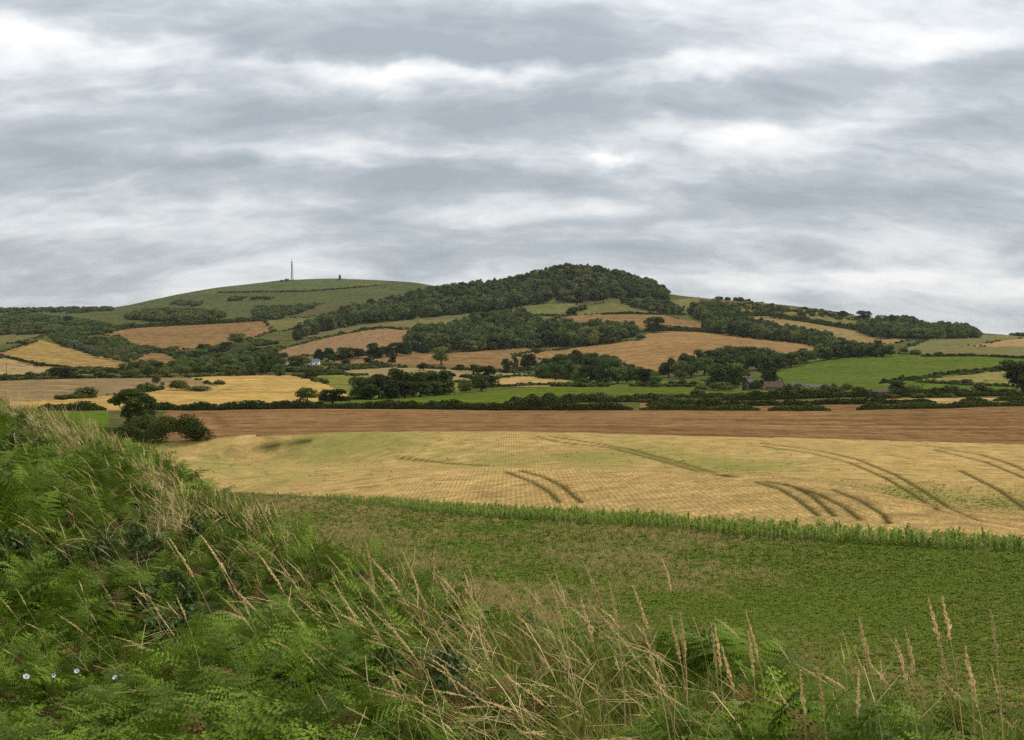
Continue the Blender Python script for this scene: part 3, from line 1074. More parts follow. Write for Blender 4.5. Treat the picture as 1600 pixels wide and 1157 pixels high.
W1 = [(425, 538), (440, 524), (500, 498), (560, 476), (640, 458), (700, 446), (740, 437), (800, 433), (830, 424), (850, 416), (880, 412), (960, 420), (1000, 433), (1045, 454),
      (1050, 470), (1000, 468), (960, 466), (930, 470), (900, 476), (875, 472), (810, 480), (780, 487), (720, 492), (650, 499), (560, 508), (500, 520), (455, 538)]
wood('hilltop_wood', 'long dark green wood climbing over the rounded hilltop', W1, (1330, 2060), 7.6, 13.0, WOODP, 1)
W2 = [(628, 545), (640, 520), (660, 508), (700, 505), (740, 490), (800, 484), (830, 490), (860, 500), (910, 503), (980, 507), (1005, 512), (1000, 522), (960, 537), (900, 543), (830, 545), (760, 548), (700, 552), (650, 552)]
wood('middle_wood', 'dark wood in the hollow below the hilltop wood and above the tan field', W2, (1150, 1720), 6.8, 12.0, WOODP, 2)
W3 = [(880, 490), (905, 478), (960, 466), (1040, 470), (1062, 480), (1070, 492), (1040, 492), (1000, 484), (960, 471), (920, 481), (892, 494)]
wood('knoll_wood', 'band of dark trees curving over the grassy knoll', W3, (1600, 1950), 6.0, 8.0, WOODP, 3, keep=0.7)
W4 = [(1072, 492), (1082, 478), (1120, 474), (1150, 484), (1165, 500), (1200, 505), (1240, 515), (1300, 530), (1315, 545), (1250, 545), (1200, 535), (1140, 525), (1105, 520), (1100, 505)]
wood('flank_wood', 'wood stepping down the right flank of the hill', W4, (1350, 1850), 6.5, 10.5, WOODP, 4, keep=0.6)
W5 = [(1200, 512), (1215, 505), (1260, 513), (1300, 526), (1330, 540), (1430, 545), (1440, 556), (1330, 560), (1260, 566), (1290, 548), (1230, 532)]
wood('hanger_wood', 'dark hanger of trees along the top of the green crop slope', W5, (1000, 1500), 6.0, 9.0, WOODP, 5, keep=0.7)
W6 = [(1330, 508), (1380, 497), (1420, 500), (1450, 508), (1490, 505), (1530, 520), (1540, 528), (1450, 532), (1420, 540), (1380, 533), (1340, 520)]
wood('ridge_end_wood', 'dark wood at the low right end of the hill ridge', W6, (1500, 2030), 6.5, 10.5, WOODP, 6, keep=0.6)
S1 = [(75, 521), (120, 514), (160, 520), (215, 538), (262, 545), (300, 549), (420, 523), (445, 540), (425, 556), (440, 562), (500, 570), (500, 592), (180, 592), (70, 594), (75, 580), (200, 577), (290, 572), (262, 553), (225, 551), (195, 562), (130, 548), (88, 537)]
wood('gorse_scrub', 'green gorse and bramble scrub filling the hollow at the left', S1, (820, 1500), 3.6, 4.0, SCRUBP, 7, keep=0.55, wide=1.5, cat='scrub')
S2 = [(-300, 488), (0, 490), (60, 492), (110, 498), (170, 506), (170, 522), (0, 524), (-300, 526)]
wood('left_slope_wood', 'blue green wooded slope at the left under the skyline', S2, (1500, 2150), 8.5, 7.0, SCRUBP, 8, keep=0.5, wide=1.6)
S3 = [(195, 490), (240, 482), (340, 484), (360, 494), (330, 501), (260, 505), (200, 500)]
wood('down_foot_scrub', 'band of dark scrub across the foot of the far down', S3, (1750, 2350), 6.0, 8.0, SCRUBP, 9, keep=0.6, wide=1.4, cat='scrub')
S4 = [(395, 497), (400, 478), (440, 478), (490, 473), (500, 478), (450, 496), (420, 503)]
wood('down_hollow_scrub', 'dark scrub in the fold of the far down beside the hill wood', S4, (1750, 2400), 6.0, 7.5, SCRUBP, 10, keep=0.6, wide=1.4, cat='scrub')
S5 = [(265, 476), (275, 469), (310, 470), (345, 466), (425, 458), (430, 468), (385, 470), (340, 472), (300, 480)]
wood('down_thorn_scrub', 'scattered thorn scrub half way up the far down', S5, (2200, 2700), 9.0, 7.0, SCRUBP, 11, keep=0.5, wide=1.4, cat='scrub')
S6 = [(-200, 494), (-200, 484), (100, 482), (175, 482), (175, 488), (100, 491)]
wood('skyline_scrub', 'row of small dark trees along the low left skyline', S6, (2300, 2760), 9.0, 7.0, SCRUBP, 12, keep=0.3, wide=1.2, cat='scrub')
S7 = [(1085, 478), (1130, 462), (1200, 476), (1300, 490), (1330, 500), (1300, 500), (1200, 488), (1130, 482)]
wood('ridge_thorn_scrub', 'dark thorn scrub along the skyline right of the hilltop', S7, (1750, 2060), 9.0, 6.5, SCRUBP, 13, keep=0.4, wide=1.4, cat='scrub')
S8 = [(1500, 530), (1600, 524), (1900, 524), (1900, 533), (1600, 529)]
wood('skyline_hedge_scrub', 'thin dark line of bushes on the right skyline', S8, (1850, 2060), 7.0, 6.0, SCRUBP, 14, keep=0.1, wide=1.4, cat='scrub')

# rough growth along the edges of the far fields
E = EDGE[0]
re_ = np.random.default_rng(77)
E = np.repeat(E, 2, 0) + re_.normal(0, 1.2, (2 * len(E), 2))
k = (fbm(E[:, 0] / 45, E[:, 1] / 45, 83, 3) > -.10) & (re_.random(len(E)) < .75)
E = E[k]
n = len(E)
print('edge scrub', n)
h = re_.uniform(.6, 2.6, n) * np.where(re_.random(n) < .06, 2.0, 1.0)
w = h * re_.uniform(1.1, 2.2, n)
scatter('edge_scrub', np.stack([E[:, 0], E[:, 1], height(E[:, 0], E[:, 1]) - .1], 1), np.stack([np.zeros(n), np.zeros(n), re_.uniform(0, 6.28, n)], 1), np.stack([w, w, h], 1), re_.integers(0, 3, n), SCRUBP, 'low scrubby growth along the edges of the far fields', 'scrub')

# ------------------------------------------------------------------ hedges


def hedge(pts, hpx, label, wide=1.1, mat='hedge_leaf', ymin=402.0, Y=None, bumpy=0.42, gaps=0.0, group=None):
    """a hedge along a line of photograph pixels; its foot stands on the land there"""
    if Y is None:
        L = hit_line(pts, 3.0, ymin)
    else:
        q = []
        for (a, b), (c, d) in zip(pts[:-1], pts[1:]):
            for k in range(20):
                p = a + (c - a) * k / 20
                yy = np.interp(p, [w[0] for w in Y], [w[1] for w in Y])
                x = (p - 800) / F * yy
                q.append((x, yy, float(height(x, yy))))
        L = np.array(q)
    keep = [0]
    for i in range(1, len(L)):
        if np.hypot(*(L[i, :2] - L[keep[-1], :2])) < 60:
            keep.append(i)
    L = L[keep]
    seg = np.hypot(np.diff(L[:, 0]), np.diff(L[:, 1]))
    s = np.concatenate([[0], np.cumsum(seg)])
    tot = s[-1]
    Ym = L[:, 1].mean()
    H = hpx * Ym / F
    W = H * wide
    cs = max(0.10, 0.00080 * Ym)
    r = np.random.default_rng(int(abs(pts[0][0]) * 7 + abs(pts[0][1])))
    n = int(tot * (2 * H + W) / cs ** 2 * 1.5)
    n = min(n, 60000)
    u = r.uniform(0, tot, n)
    cx, cy, cz = (np.interp(u, s, L[:, k]) for k in range(3))
    tx = np.interp(u, s[1:], np.diff(L[:, 0]) / np.maximum(seg, 1e-6))
    ty = np.interp(u, s[1:], np.diff(L[:, 1]) / np.maximum(seg, 1e-6))
    hh = H * (1 + bumpy * fbm(u / (2.2 * H), 0 * u + pts[0][0], 4, 3) * 1.3)
    hh = hh * (1 + .45 * np.maximum(0, vnoise(u / (5 * H), 0 * u + pts[0][1], 6) - .25)) * np.clip(.30 + np.minimum(u, tot - u) / (2.5 * H), .3, 1)
    th = r.uniform(-0.15, math.pi + 0.15, n)
    rad = 1 - 0.3 * r.random(n) ** 2
    lat = np.cos(th) * W / 2 * rad * (1 + 0.25 * vnoise(u / H * 1.3, th * 2, 8))
    up = (0.30 + 0.70 * np.maximum(np.sin(th), -0.2)) * hh * rad
    low = r.random(n) < 0.28
    up[low] = (hh * 0.55 * r.random(n))[low]
    Cn = np.stack([cx - ty * lat, cy + tx * lat, cz + np.maximum(up, 0.02)], 1)
    Nn = np.stack([-ty * np.cos(th), tx * np.cos(th), np.maximum(np.sin(th), 0.1)], 1)
    if gaps:
        ok = vnoise(u / (5 * H), 0 * u + 7, 3) > -1 + 2 * gaps
        Cn, Nn = Cn[ok], Nn[ok]
    V, Q, t = cards(Cn, Nn, cs * (0.6 + 0.8 * r.random(len(Cn))), r)
    # a dense woody core inside the leaves
    m_ = max(3, int(tot / (H * .8)))
    uu = np.linspace(0, tot, m_)
    if not gaps:
        px_, py_, pz_ = (np.interp(uu, s, L[:, k]) for k in range(3))
        ax_, ay_ = np.gradient(px_), np.gradient(py_)
        ll = np.maximum(np.hypot(ax_, ay_), 1e-6)
        ax_, ay_ = ax_ / ll, ay_ / ll
        prof = [(-.36, -.05), (-.38, .40), (-.18, .68), (.18, .68), (.38, .40), (.36, -.05)]
        hv = H * (1 + bumpy * fbm(uu / (2.2 * H), 0 * uu + pts[0][0], 4, 3) * 1.3) * np.clip(.2 + np.minimum(uu, tot - uu) / (2.5 * H), .2, 1)
        CV = np.stack([np.stack([px_ - ay_ * a * W, py_ + ax_ * a * W, pz_ + b * hv], 1) for a, b in prof], 1).reshape(-1, 3)
        CQ = np.array([(i * 6 + k, (i + 1) * 6 + k, (i + 1) * 6 + k + 1, i * 6 + k + 1) for i in range(m_ - 1) for k in range(5)])
        Q = np.concatenate([Q, CQ + len(V)])
        V = np.concatenate([V, CV])
        t = np.concatenate([t, np.full(len(CV), .15)])
    base = L[0].copy()
    o = obj('hedge', mesh_np('hedge', V - base, Q, M[mat], tint=t), None, tuple(base))
    tag(o, label, 'hedge', group)
    return o


hedge([(56, 641), (170, 641)], 11, 'dark hedge behind the small bright green field', Y=[(56, 398), (170, 398)])
hedge([(236, 641), (520, 641), (760, 641), (1000, 641)], 12, 'long dark hedge along the far edge of the brown field, left of the gaps', Y=[(236, 401), (1000, 401)])
hedge([(1000, 641), (1100, 641), (1192, 642)], 10, 'low hedge on the brown field edge, between the long hedge and first gap', Y=[(1000, 402), (1192, 402)])
hedge([(1201, 642), (1302, 642)], 11, 'short bushy hedge between two gaps on the brown field edge', Y=[(1201, 402), (1302, 402)])
hedge([(1340, 641), (1470, 640), (1640, 637), (1900, 633)], 11, 'dark hedge on the brown field edge at the far right', Y=[(1340, 402), (1900, 402)])
hedge([(790, 637), (900, 632), (1000, 627), (1130, 626), (1340, 625), (1520, 622), (1640, 620), (1900, 618)], 11, 'long bushy hedge below the green pasture and the farm', Y=[(790, 425), (900, 460), (1000, 485), (1900, 500)])
hedge([(1010, 632), (1130, 631), (1300, 631), (1470, 630)], 8, 'thin lower hedge between the farm hedge and the brown field gaps', Y=[(1010, 440), (1470, 440)])
hedge([(1500, 628), (1545, 628)], 8, 'short hedge piece beside the yellow gaps at the right', Y=[(1500, 440), (1545, 440)])
hedge([(1552, 627), (1700, 626), (1900, 624)], 8, 'hedge piece at the right edge above the brown field hedge', Y=[(1552, 440), (1900, 440)])
hedge([(-60, 551), (0, 557), (30, 564), (60, 571), (110, 576)], 3.5, 'thin hedge under the rounded gold slope at the left edge', ymin=850)
hedge([(117, 576), (170, 578), (200, 578)], 3.0, 'short thin hedge under the gold slope, right of the gate gap', ymin=850)
hedge([(0, 591), (40, 592), (72, 593)], 5, 'scrubby hedge on the crest of the fallow field', ymin=650)
hedge([(145, 522), (200, 514), (260, 509), (300, 508), (360, 505), (410, 502)], 6, 'dark hedge along the top of the tan hillside field', ymin=1300)
hedge([(510, 581), (560, 577), (612, 574)], 8, 'dark hedge beside the white farmhouse drive', ymin=700)
hedge([(622, 575), (660, 576), (700, 578), (740, 580)], 4.5, 'gappy hedge along the top of the grey gold hay field', ymin=700, gaps=0.25)
hedge([(500, 587), (545, 586)], 6, 'dark clipped hedge on the crest of the olive meadow', ymin=640)
hedge([(552, 587), (575, 587)], 3.5, 'tiny hedge clump on the meadow crest', ymin=640)
hedge([(740, 607), (780, 605), (830, 603), (880, 602), (960, 602)], 4, 'low hedge between the wheat wedge and the green pasture', ymin=560, gaps=0.1)
hedge([(840, 591), (900, 594), (985, 596)], 3.5, 'thin dark hedge above the small green paddock', ymin=640)
hedge([(650, 585), (690, 586), (730, 591), (748, 595)], 4, 'row of low bushes at the near edge of the hay field', ymin=640, gaps=0.3)
hedge([(1375, 600), (1420, 594), (1480, 586), (1570, 576), (1640, 572)], 4.5, 'thin hedge rising between the green crop and the oat field', ymin=620)
hedge([(1432, 598), (1500, 602), (1580, 605)], 3.5, 'thin hedge along the bottom of the oat field', ymin=600)
hedge([(1440, 558), (1530, 557), (1600, 561), (1700, 565)], 3.5, 'dark hedge line along the top of the green crop field', ymin=950)
hedge([(1150, 494), (1200, 494), (1260, 504), (1340, 517), (1410, 526)], 8, 'thick dark hedge running down the right flank between two pastures', ymin=1500)
hedge([(810, 494), (850, 494), (885, 495)], 3.5, 'dark hedge at the bottom of the pasture under the hilltop wood', ymin=1500)
hedge([(940, 492), (980, 491), (1070, 493)], 3, 'hedge line between the grassy knoll and the narrow tan field', ymin=1500)
hedge([(1000, 519), (1040, 517), (1090, 519), (1110, 521)], 7, 'dark hedge on the crest of the wide tan field', ymin=1250)
hedge([(560, 516), (600, 513), (630, 516)], 3, 'low hedge on the crest of the scrubby hillside', ymin=1300)
hedge([(340, 458), (400, 457), (480, 456), (560, 450), (590, 447)], 1.6, 'faint hedge line across the top of the far down', ymin=2200)
hedge([(870, 572), (900, 572), (935, 574)], 3, 'faint line of bushes low on the tan shoulder', ymin=1000, gaps=0.3)
hedge([(520, 564), (560, 557), (600, 553), (640, 550)], 7, 'tall dark hedge along the foot of the scrubby hillside', ymin=1000)

# ------------------------------------------------------------------ trees one can pick out
place_tree(480, 628, 34, 24, 'small round-headed tree left of the dark copse behind the hedge', 'tree', 0)
place_tree(520, 631, 48, 24, 'low wide dark bushy tree between the round tree and the copse', 'dark', 1)
cp = [(566, 624, 46, 38), (592, 623, 44, 40), (618, 621, 44, 40), (645, 620, 48, 42), (668, 618, 46, 40), (692, 617, 46, 34), (580, 625, 40, 26), (632, 622, 44, 28), (608, 623.5, 40, 26), (656, 620.5, 40, 26), (680, 618.5, 40, 24)]
for i, ((x, b, w, h), lb) in enumerate(zip(cp, [f'{ORD[k]} tree from the left in the dark copse behind the long hedge' for k in (0, 2, 4, 6, 8, 10, 1, 5, 3, 7, 9)])):
    place_tree(x, b, w, h, lb, 'dark', i % 3, 'trees of the dark copse by the pasture')
place_tree(727, 614, 22, 17, 'small dark bush standing between the copse and the double tree', 'bush', 0)
place_tree(752, 612, 30, 28, 'lower half of the tall dark double tree beside the pasture', 'dark', 0)
place_tree(757, 606, 36, 36, 'taller dark tree rising above its twin beside the pasture', 'dark', 1)
place_tree(690, 571, 36, 30, 'single spreading round tree in front of the pink stubble field', 'tree', 1, ymin=700, open_foot=True)
for i, (x, b, w, h, k) in enumerate([(541, 571, 14, 10, 'leftmost'), (575, 569, 18, 11, 'second'), (612, 567, 18, 17, 'third and tallest'), (662, 579, 20, 13, 'dark'), (720, 581, 14, 12, 'last')]):
    place_tree(x, b, w, h, f'{k} little hedgerow tree above the grey gold hay field' if k != 'dark' else 'small dark tree in the gappy hedge left of the spreading tree', 'dark', i % 3, ymin=680)
place_tree(740, 582, 22, 13, 'small tree clump behind the double tree', 'dark', 1, ymin=680)
place_tree(790, 583, 20, 20, 'leftmost small tree of three beside the hay field end', 'dark', 2, ymin=680)
place_tree(803, 579, 18, 21, 'middle small tree of three beside the hay field end', 'tree', 3, ymin=680)
place_tree(827, 580, 30, 29, 'dense rounded tree at the left end of the central copse', 'dark', 0, ymin=680)
place_tree(841, 553, 14, 9, 'tiny round bush on the tan slope above the central copse', 'bush', 1, ymin=1000)
place_tree(1022, 520, 32, 26, 'tall spreading tree standing on the crest of the tan shoulder', 'tree', 1, ymin=1250)
place_tree(370, 538, 28, 19, 'large round dark tree at the edge of the tan hillside field', 'tree', 0, ymin=1000)
place_tree(267, 550, 15, 10, 'small dark round bush at the foot of the tan hillside field', 'bush', 2, ymin=1000)
place_tree(96, 592, 46, 20, 'dark domed tree clump on the crest of the fallow field', 'dark', 1, ymin=660)
place_tree(57, 574, 8, 7, 'left one of two tiny trees under the gold slope', 'dark', 0, ymin=850)
place_tree(65, 574, 7, 7, 'right one of two tiny trees under the gold slope', 'dark', 1, ymin=850)
place_tree(38, 592, 10, 8, 'tiny round bush on the crest hedge at the left', 'bush', 0, ymin=640)
place_tree(60, 508, 22, 12, 'lone dark tree on the far left slope below the skyline', 'dark', 0, ymin=1500)
place_tree(105, 506, 18, 13, 'round tree alone on the far olive slope at the left', 'dark', 1, ymin=1500)
for x, b, w, h, lb, kd in [(498, 566, 18, 22, 'left dark tree behind the blue roofed barn', 'dark'), (513, 566, 22, 24, 'right dark tree behind the blue roofed barn', 'dark'),
                           (465, 580, 40, 24, 'grey green willow beside the white gable house', 'tree'), (430, 584, 26, 26, 'pale barked tree left of the white gable house', 'tree'),
                           (410, 584, 28, 28, 'broad green tree on the crest left of the farmhouse', 'tree')]:
    place_tree(x, b, w, h, lb, kd, ymin=690)
for i, (x, b, w, h) in enumerate([(540, 563, 30, 22), (560, 560, 24, 16), (585, 560, 34, 21), (604, 558, 24, 18), (620, 556, 30, 22), (636, 554, 22, 18)]):
    place_tree(x, b, w, h, f'{ORD[i]} dark tree from the left in the row below the scrubby hillside', 'dark', i % 3, 'tree row below the scrubby hillside', ymin=900)
# central copse
cp = [(848, 590, 34, 22), (868, 592, 34, 26), (890, 592, 36, 28), (905, 594, 30, 22), (922, 596, 40, 30), (945, 598, 40, 32), (965, 598, 36, 28), (850, 578, 30, 18), (872, 575, 34, 20),
      (895, 576, 36, 22), (918, 578, 36, 24), (940, 580, 40, 26), (960, 583, 36, 26), (980, 596, 34, 26), (995, 598, 34, 28), (880, 566, 26, 14), (902, 563, 30, 16), (925, 568, 34, 20), (950, 572, 34, 20), (1008, 601, 34, 28), (1024, 603, 30, 22)]
lbs = row_labels(cp, 588, '%s tree from the left in the %s row of the central copse')
for i, (x, b, w, h) in enumerate(cp):
    place_tree(x, b + 2, w, h, lbs[i], ('tree', 'dark', 'tree')[i % 3], None, 'trees of the central copse', ymin=640)
# right copse round the farm
cp = [(1045, 588, 34, 26), (1062, 590, 30, 26), (1080, 588, 36, 28), (1100, 585, 38, 30), (1122, 582, 40, 30), (1145, 580, 40, 28), (1165, 578, 40, 28), (1185, 576, 40, 26), (1210, 578, 40, 26),
      (1090, 572, 36, 24), (1112, 566, 38, 22), (1135, 562, 38, 22), (1158, 560, 36, 22), (1180, 560, 36, 20), (1235, 572, 36, 24), (1258, 566, 34, 22), (1050, 578, 24, 18), (1072, 572, 30, 20), (1150, 590, 40, 26), (1120, 590, 34, 22), (1205, 565, 30, 20), (1070, 582, 26, 18)]
lbs = row_labels(cp, 577, '%s tree from the left in the %s row of the farm copse')
for i, (x, b, w, h) in enumerate(cp):
    place_tree(x, b + 2, w, h, lbs[i], 'tree' if i % 4 else 'dark', None, 'trees of the copse behind the farm', ymin=640)
place_tree(1196, 562, 34, 18, 'silvery pale willow at the top of the farm copse', 'pale', 0, ymin=900)
place_tree(1215, 572, 34, 20, 'silvery pale willow beside the green crop slope', 'pale', 1, ymin=800)
place_tree(1198, 606, 40, 42, 'tall blackish conifer towering over the farm roofs', 'dark', 2, ymin=560)
place_tree(1140, 610, 62, 42, 'big broad dark oak left of the farmhouse', 'dark', 1, ymin=560)
place_tree(1128, 611, 50, 16, 'grey green bush mass under the broad oak', 'bush', 0, ymin=560)
place_tree(1096, 611, 26, 13, 'dark bush at the left end of the farm', 'bush', 1, ymin=560)
place_tree(1182, 611, 20, 20, 'dark green bush in front of the pale gabled farmhouse', 'bush', 2, ymin=560)
place_tree(1400, 613, 36, 20, 'dark thicket tree at the near corner of the green crop slope', 'dark', 1, ymin=520)
place_tree(1426, 613, 26, 14, 'dull green bush beside the corner thicket', 'bush', 2, ymin=520)
place_tree(1598, 613, 72, 54, 'huge black green tree at the right edge behind the hedge', 'dark', 0, ymin=480)
for i, (x, b, w, h, lb) in enumerate([(1303, 612, 14, 14, 'small dark tree at the right end of the barns'), (1325, 612, 18, 14, 'leafy bush with upright shoots right of the barns'), (1232, 611, 15, 13, 'dark bush hiding the middle of the barn roofs'),
                                      (1265, 612, 22, 8, 'low bush in front of the long barn'), (1215, 612, 20, 8, 'low bush in front of the red roofed barn'), (1340, 611, 18, 8, 'low shrub at the foot of the green crop slope'), (1545, 612, 22, 7, 'low dark shrub left of the huge right tree')]):
    place_tree(x, b, w, h, lb, 'bush', i % 3, ymin=520)
for i, (x, b, w, h, lb) in enumerate([(1316, 497, 18, 12, 'left domed tree on the right skyline'), (1350, 501, 26, 16, 'right pair-crowned domed tree on the right skyline'), (1395, 511, 26, 16, 'dark domed tree where the ridge wood begins'),
                                      (1420, 508, 26, 15, 'tall domed tree at the top of the ridge end wood'), (1483, 524, 40, 18, 'wide domed tree near the low end of the skyline'), (1525, 528, 24, 14, 'last round tree at the low end of the ridge'), (1372, 548, 14, 18, 'upright dark tree above the green crop slope')]):
    place_tree(x, b, w, h, lb, 'dark', i % 3, ymin=1000)
place_tree(1513, 541, 4, 4, 'tiny dark bush alone in the far right pasture', 'bush', 0, ymin=1000)
place_tree(1543, 535, 4, 4, 'tiny dark bush higher up the far right pasture', 'bush', 1, ymin=1000)
# scrub of the left hollow: single bushes and trees
r7 = random.Random(12)
hollow = [(r7.uniform(190, 440), r7.uniform(574, 591)) for i in range(34)]
lbs = row_labels(hollow, 583, '%s green tree from the left in the %s row behind the golden crest')
for i, (x, b) in enumerate(hollow):
    place_tree(x, b, r7.uniform(18, 32), r7.uniform(10, 20), lbs[i], 'tree' if i % 3 else 'bush', None, 'trees in the hollow behind the golden crest', ymin=700)
slope = [(r7.uniform(300, 440), r7.uniform(545, 572)) for i in range(22)]
lbs = row_labels(slope, 559, '%s dark tree from the left in the %s row below the tan hillside field')
for i, (x, b) in enumerate(slope):
    place_tree(x, b, r7.uniform(16, 26), r7.uniform(9, 15), lbs[i], 'dark' if i % 2 else 'tree', None, 'trees below the tan hillside field', ymin=850)
for i, (x, b) in enumerate([(105, 543), (116, 545), (127, 549), (139, 552), (146, 556), (152, 559), (168, 562), (182, 565), (196, 568)]):
    place_tree(x, b, 17, 12, f'{ORD[i]} bush from the left in the row along the gold slope', 'pale' if i in (1, 2, 4) else 'bush', None if i not in (1, 2, 4) else i % 2, 'bushes along the top of the gold slope', ymin=900)
# scrub mound in the barley
for x, b, w, h, lb in [(243, 600, 16, 13, 'upright dark bush at the left end of the scrub mound'), (280, 610, 38, 18, 'rounded dark bush on the scrub mound in the barley'), (310, 611, 50, 9, 'low green bramble spread right of the rounded mound bush'),
                       (254, 603, 9, 7, 'tiny bush beside the upright bush on the mound'), (232, 603, 8, 6, 'smallest bush at the left tip of the scrub mound')]:
    place_tree(x, b, w, h, lb, 'bush', None, ymin=410)

# ------------------------------------------------------------------ windblown tree and brambles beside it (nearest trees)


def near_crown(lobes, n, size, mat, seed):
    V, Q, t = lobes_crown(lobes, n, size, np.random.default_rng(seed), -0.75)
    return mesh_np('crown', V, Q, mat, tint=t)


def windblown_tree():
    X, Y, z = hit(208, 669, 200)
    k = Y / 262.0
    o = empty('tree', (X, Y, z), 0, (k, k, k))
    m = MB()
    m.tube([(0.2, 0, -0.3), (0.0, 0, 1.2), (-.3, 0, 2.6), (-1.0, 0, 4.2)], [.34, .26, .2, .08], 8)
    for e in [(-3.6, .4, 4.9), (-2.2, -.8, 5.6), (1.6, .5, 5.4), (3.2, -.3, 4.2), (.4, 1.0, 6.0), (-3.0, .9, 3.8), (2.6, .8, 3.2)]:
        m.tube([(0, 0, 1.6), (e[0] * .5, e[1] * .5, 1.4 + e[2] * .4), e], [.16, .10, .03], 6)
    obj('trunk', m.mesh('trunk', M['bark']), o)
    lb = [(-3.7, 0, 5.0, 1.0, 1.1, .62), (-2.6, .2, 5.7, 1.3, 1.2, .70), (-1.2, -.2, 6.3, 1.5, 1.4, .72), (.4, .2, 6.35, 1.5, 1.4, .75), (1.9, 0, 5.7, 1.3, 1.3, .8), (3.1, .2, 5.0, 1.2, 1.2, .75),
          (3.9, 0, 4.3, .8, .9, .6), (-1.8, .6, 4.9, 1.5, 1.3, .7), (.2, -.6, 5.0, 1.8, 1.4, .9), (2.0, -.4, 4.3, 1.6, 1.3, .9), (-.2, .2, 3.6, 1.9, 1.5, .9), (2.4, 0, 3.0, 1.9, 1.4, 1.0), (.6, 0, 2.3, 2.0, 1.4, 1.0), (-.9, 0, 2.6, 1.5, 1.3, .9), (1.6, 0, 1.4, 1.9, 1.3, .9), (-.2, 0, 1.0, 1.5, 1.2, .9), (3.0, 0, 1.8, 1.4, 1.2, .9), (-3.0, 0, 4.5, .7, .8, .4)]
    obj('crown', near_crown(lb, 9000, 0.17, M['dark_leaf'], 71), o)
    tag(o, 'dark windblown tree with a flat-topped crown by the small green field', 'tree')


windblown_tree()


def bramble(px, py, wpx, hpx, Y, label, n=7000, mat='hedge_leaf', seed=1):
    X, Y, z = hit(px, py, 200)
    k = Y / F
    r = random.Random(seed)
    W, H = wpx * k, hpx * k
    lb = []
    for i in range(16):
        u = r.uniform(-.5, .5)
        top = math.sqrt(max(0.05, 1 - (2 * u) ** 2 * .9))
        s = r.uniform(.16, .26)
        lb.append((u * W * .85, r.uniform(-.2, .2) * W * .4, H * top * r.uniform(.25, .78), W * s * .95, W * s * .7, H * s * 1.5))
    o = obj('bramble_bush', near_crown(lb, n, 0.15, M[mat], seed), None, (X, Y, z))
    tag(o, label, 'bush')


bramble(282, 690, 92, 40, 238, 'large rounded bramble bush at the end of the tree hedge', 9000, 'hedge_leaf', 5)
bramble(222, 684, 70, 34, 246, 'bright mixed bramble thicket under the windblown tree', 6000, 'bush_leaf', 6)
bramble(150, 690, 110, 26, 240, 'low dark bramble bank below the small green field', 7000, 'hedge_leaf', 7)
bramble(205, 690, 60, 24, 240, 'dark bramble bank between the green field and the rounded bush', 4500, 'hedge_leaf', 8)
bramble(105, 686, 60, 22, 244, 'leftmost low bramble bank behind the dry grass rim', 4500, 'hedge_leaf', 9)

# ------------------------------------------------------------------ buildings, masts, poles
M['white_wall'] = plain_mat('white render wall', (.72, .70, .66), (.6, .58, .54))
M['stone'] = plain_mat('pale stone wall', (.24, .20, .155), (.18, .15, .12), 0.6)
M['red_tile'] = plain_mat('old red tile roof', (.105, .060, .054), (.075, .045, .042), 0.8)
M['grey_tile'] = plain_mat('grey roof sheet', (.12, .105, .10), (.085, .075, .072), 0.8)
M['blue_roof'] = plain_mat('blue slate roof', (.12, .14, .20), (.09, .10, .15), 0.8)
M['brick'] = plain_mat('brick', (.30, .15, .09), (.22, .11, .07), 1.0)
M['glass'] = plain_mat('dark window glass', (.02, .025, .03), (.03, .03, .035), rough=0.2)
M['steel'] = plain_mat('weathered steel', (.055, .06, .07), (.04, .045, .05), rough=0.6)
M['wood_pole'] = plain_mat('weathered pole', (.055, .045, .035), (.04, .03, .025))
M['old_stone'] = plain_mat('dark old stone', (.10, .085, .075), (.07, .06, .05), 0.7)


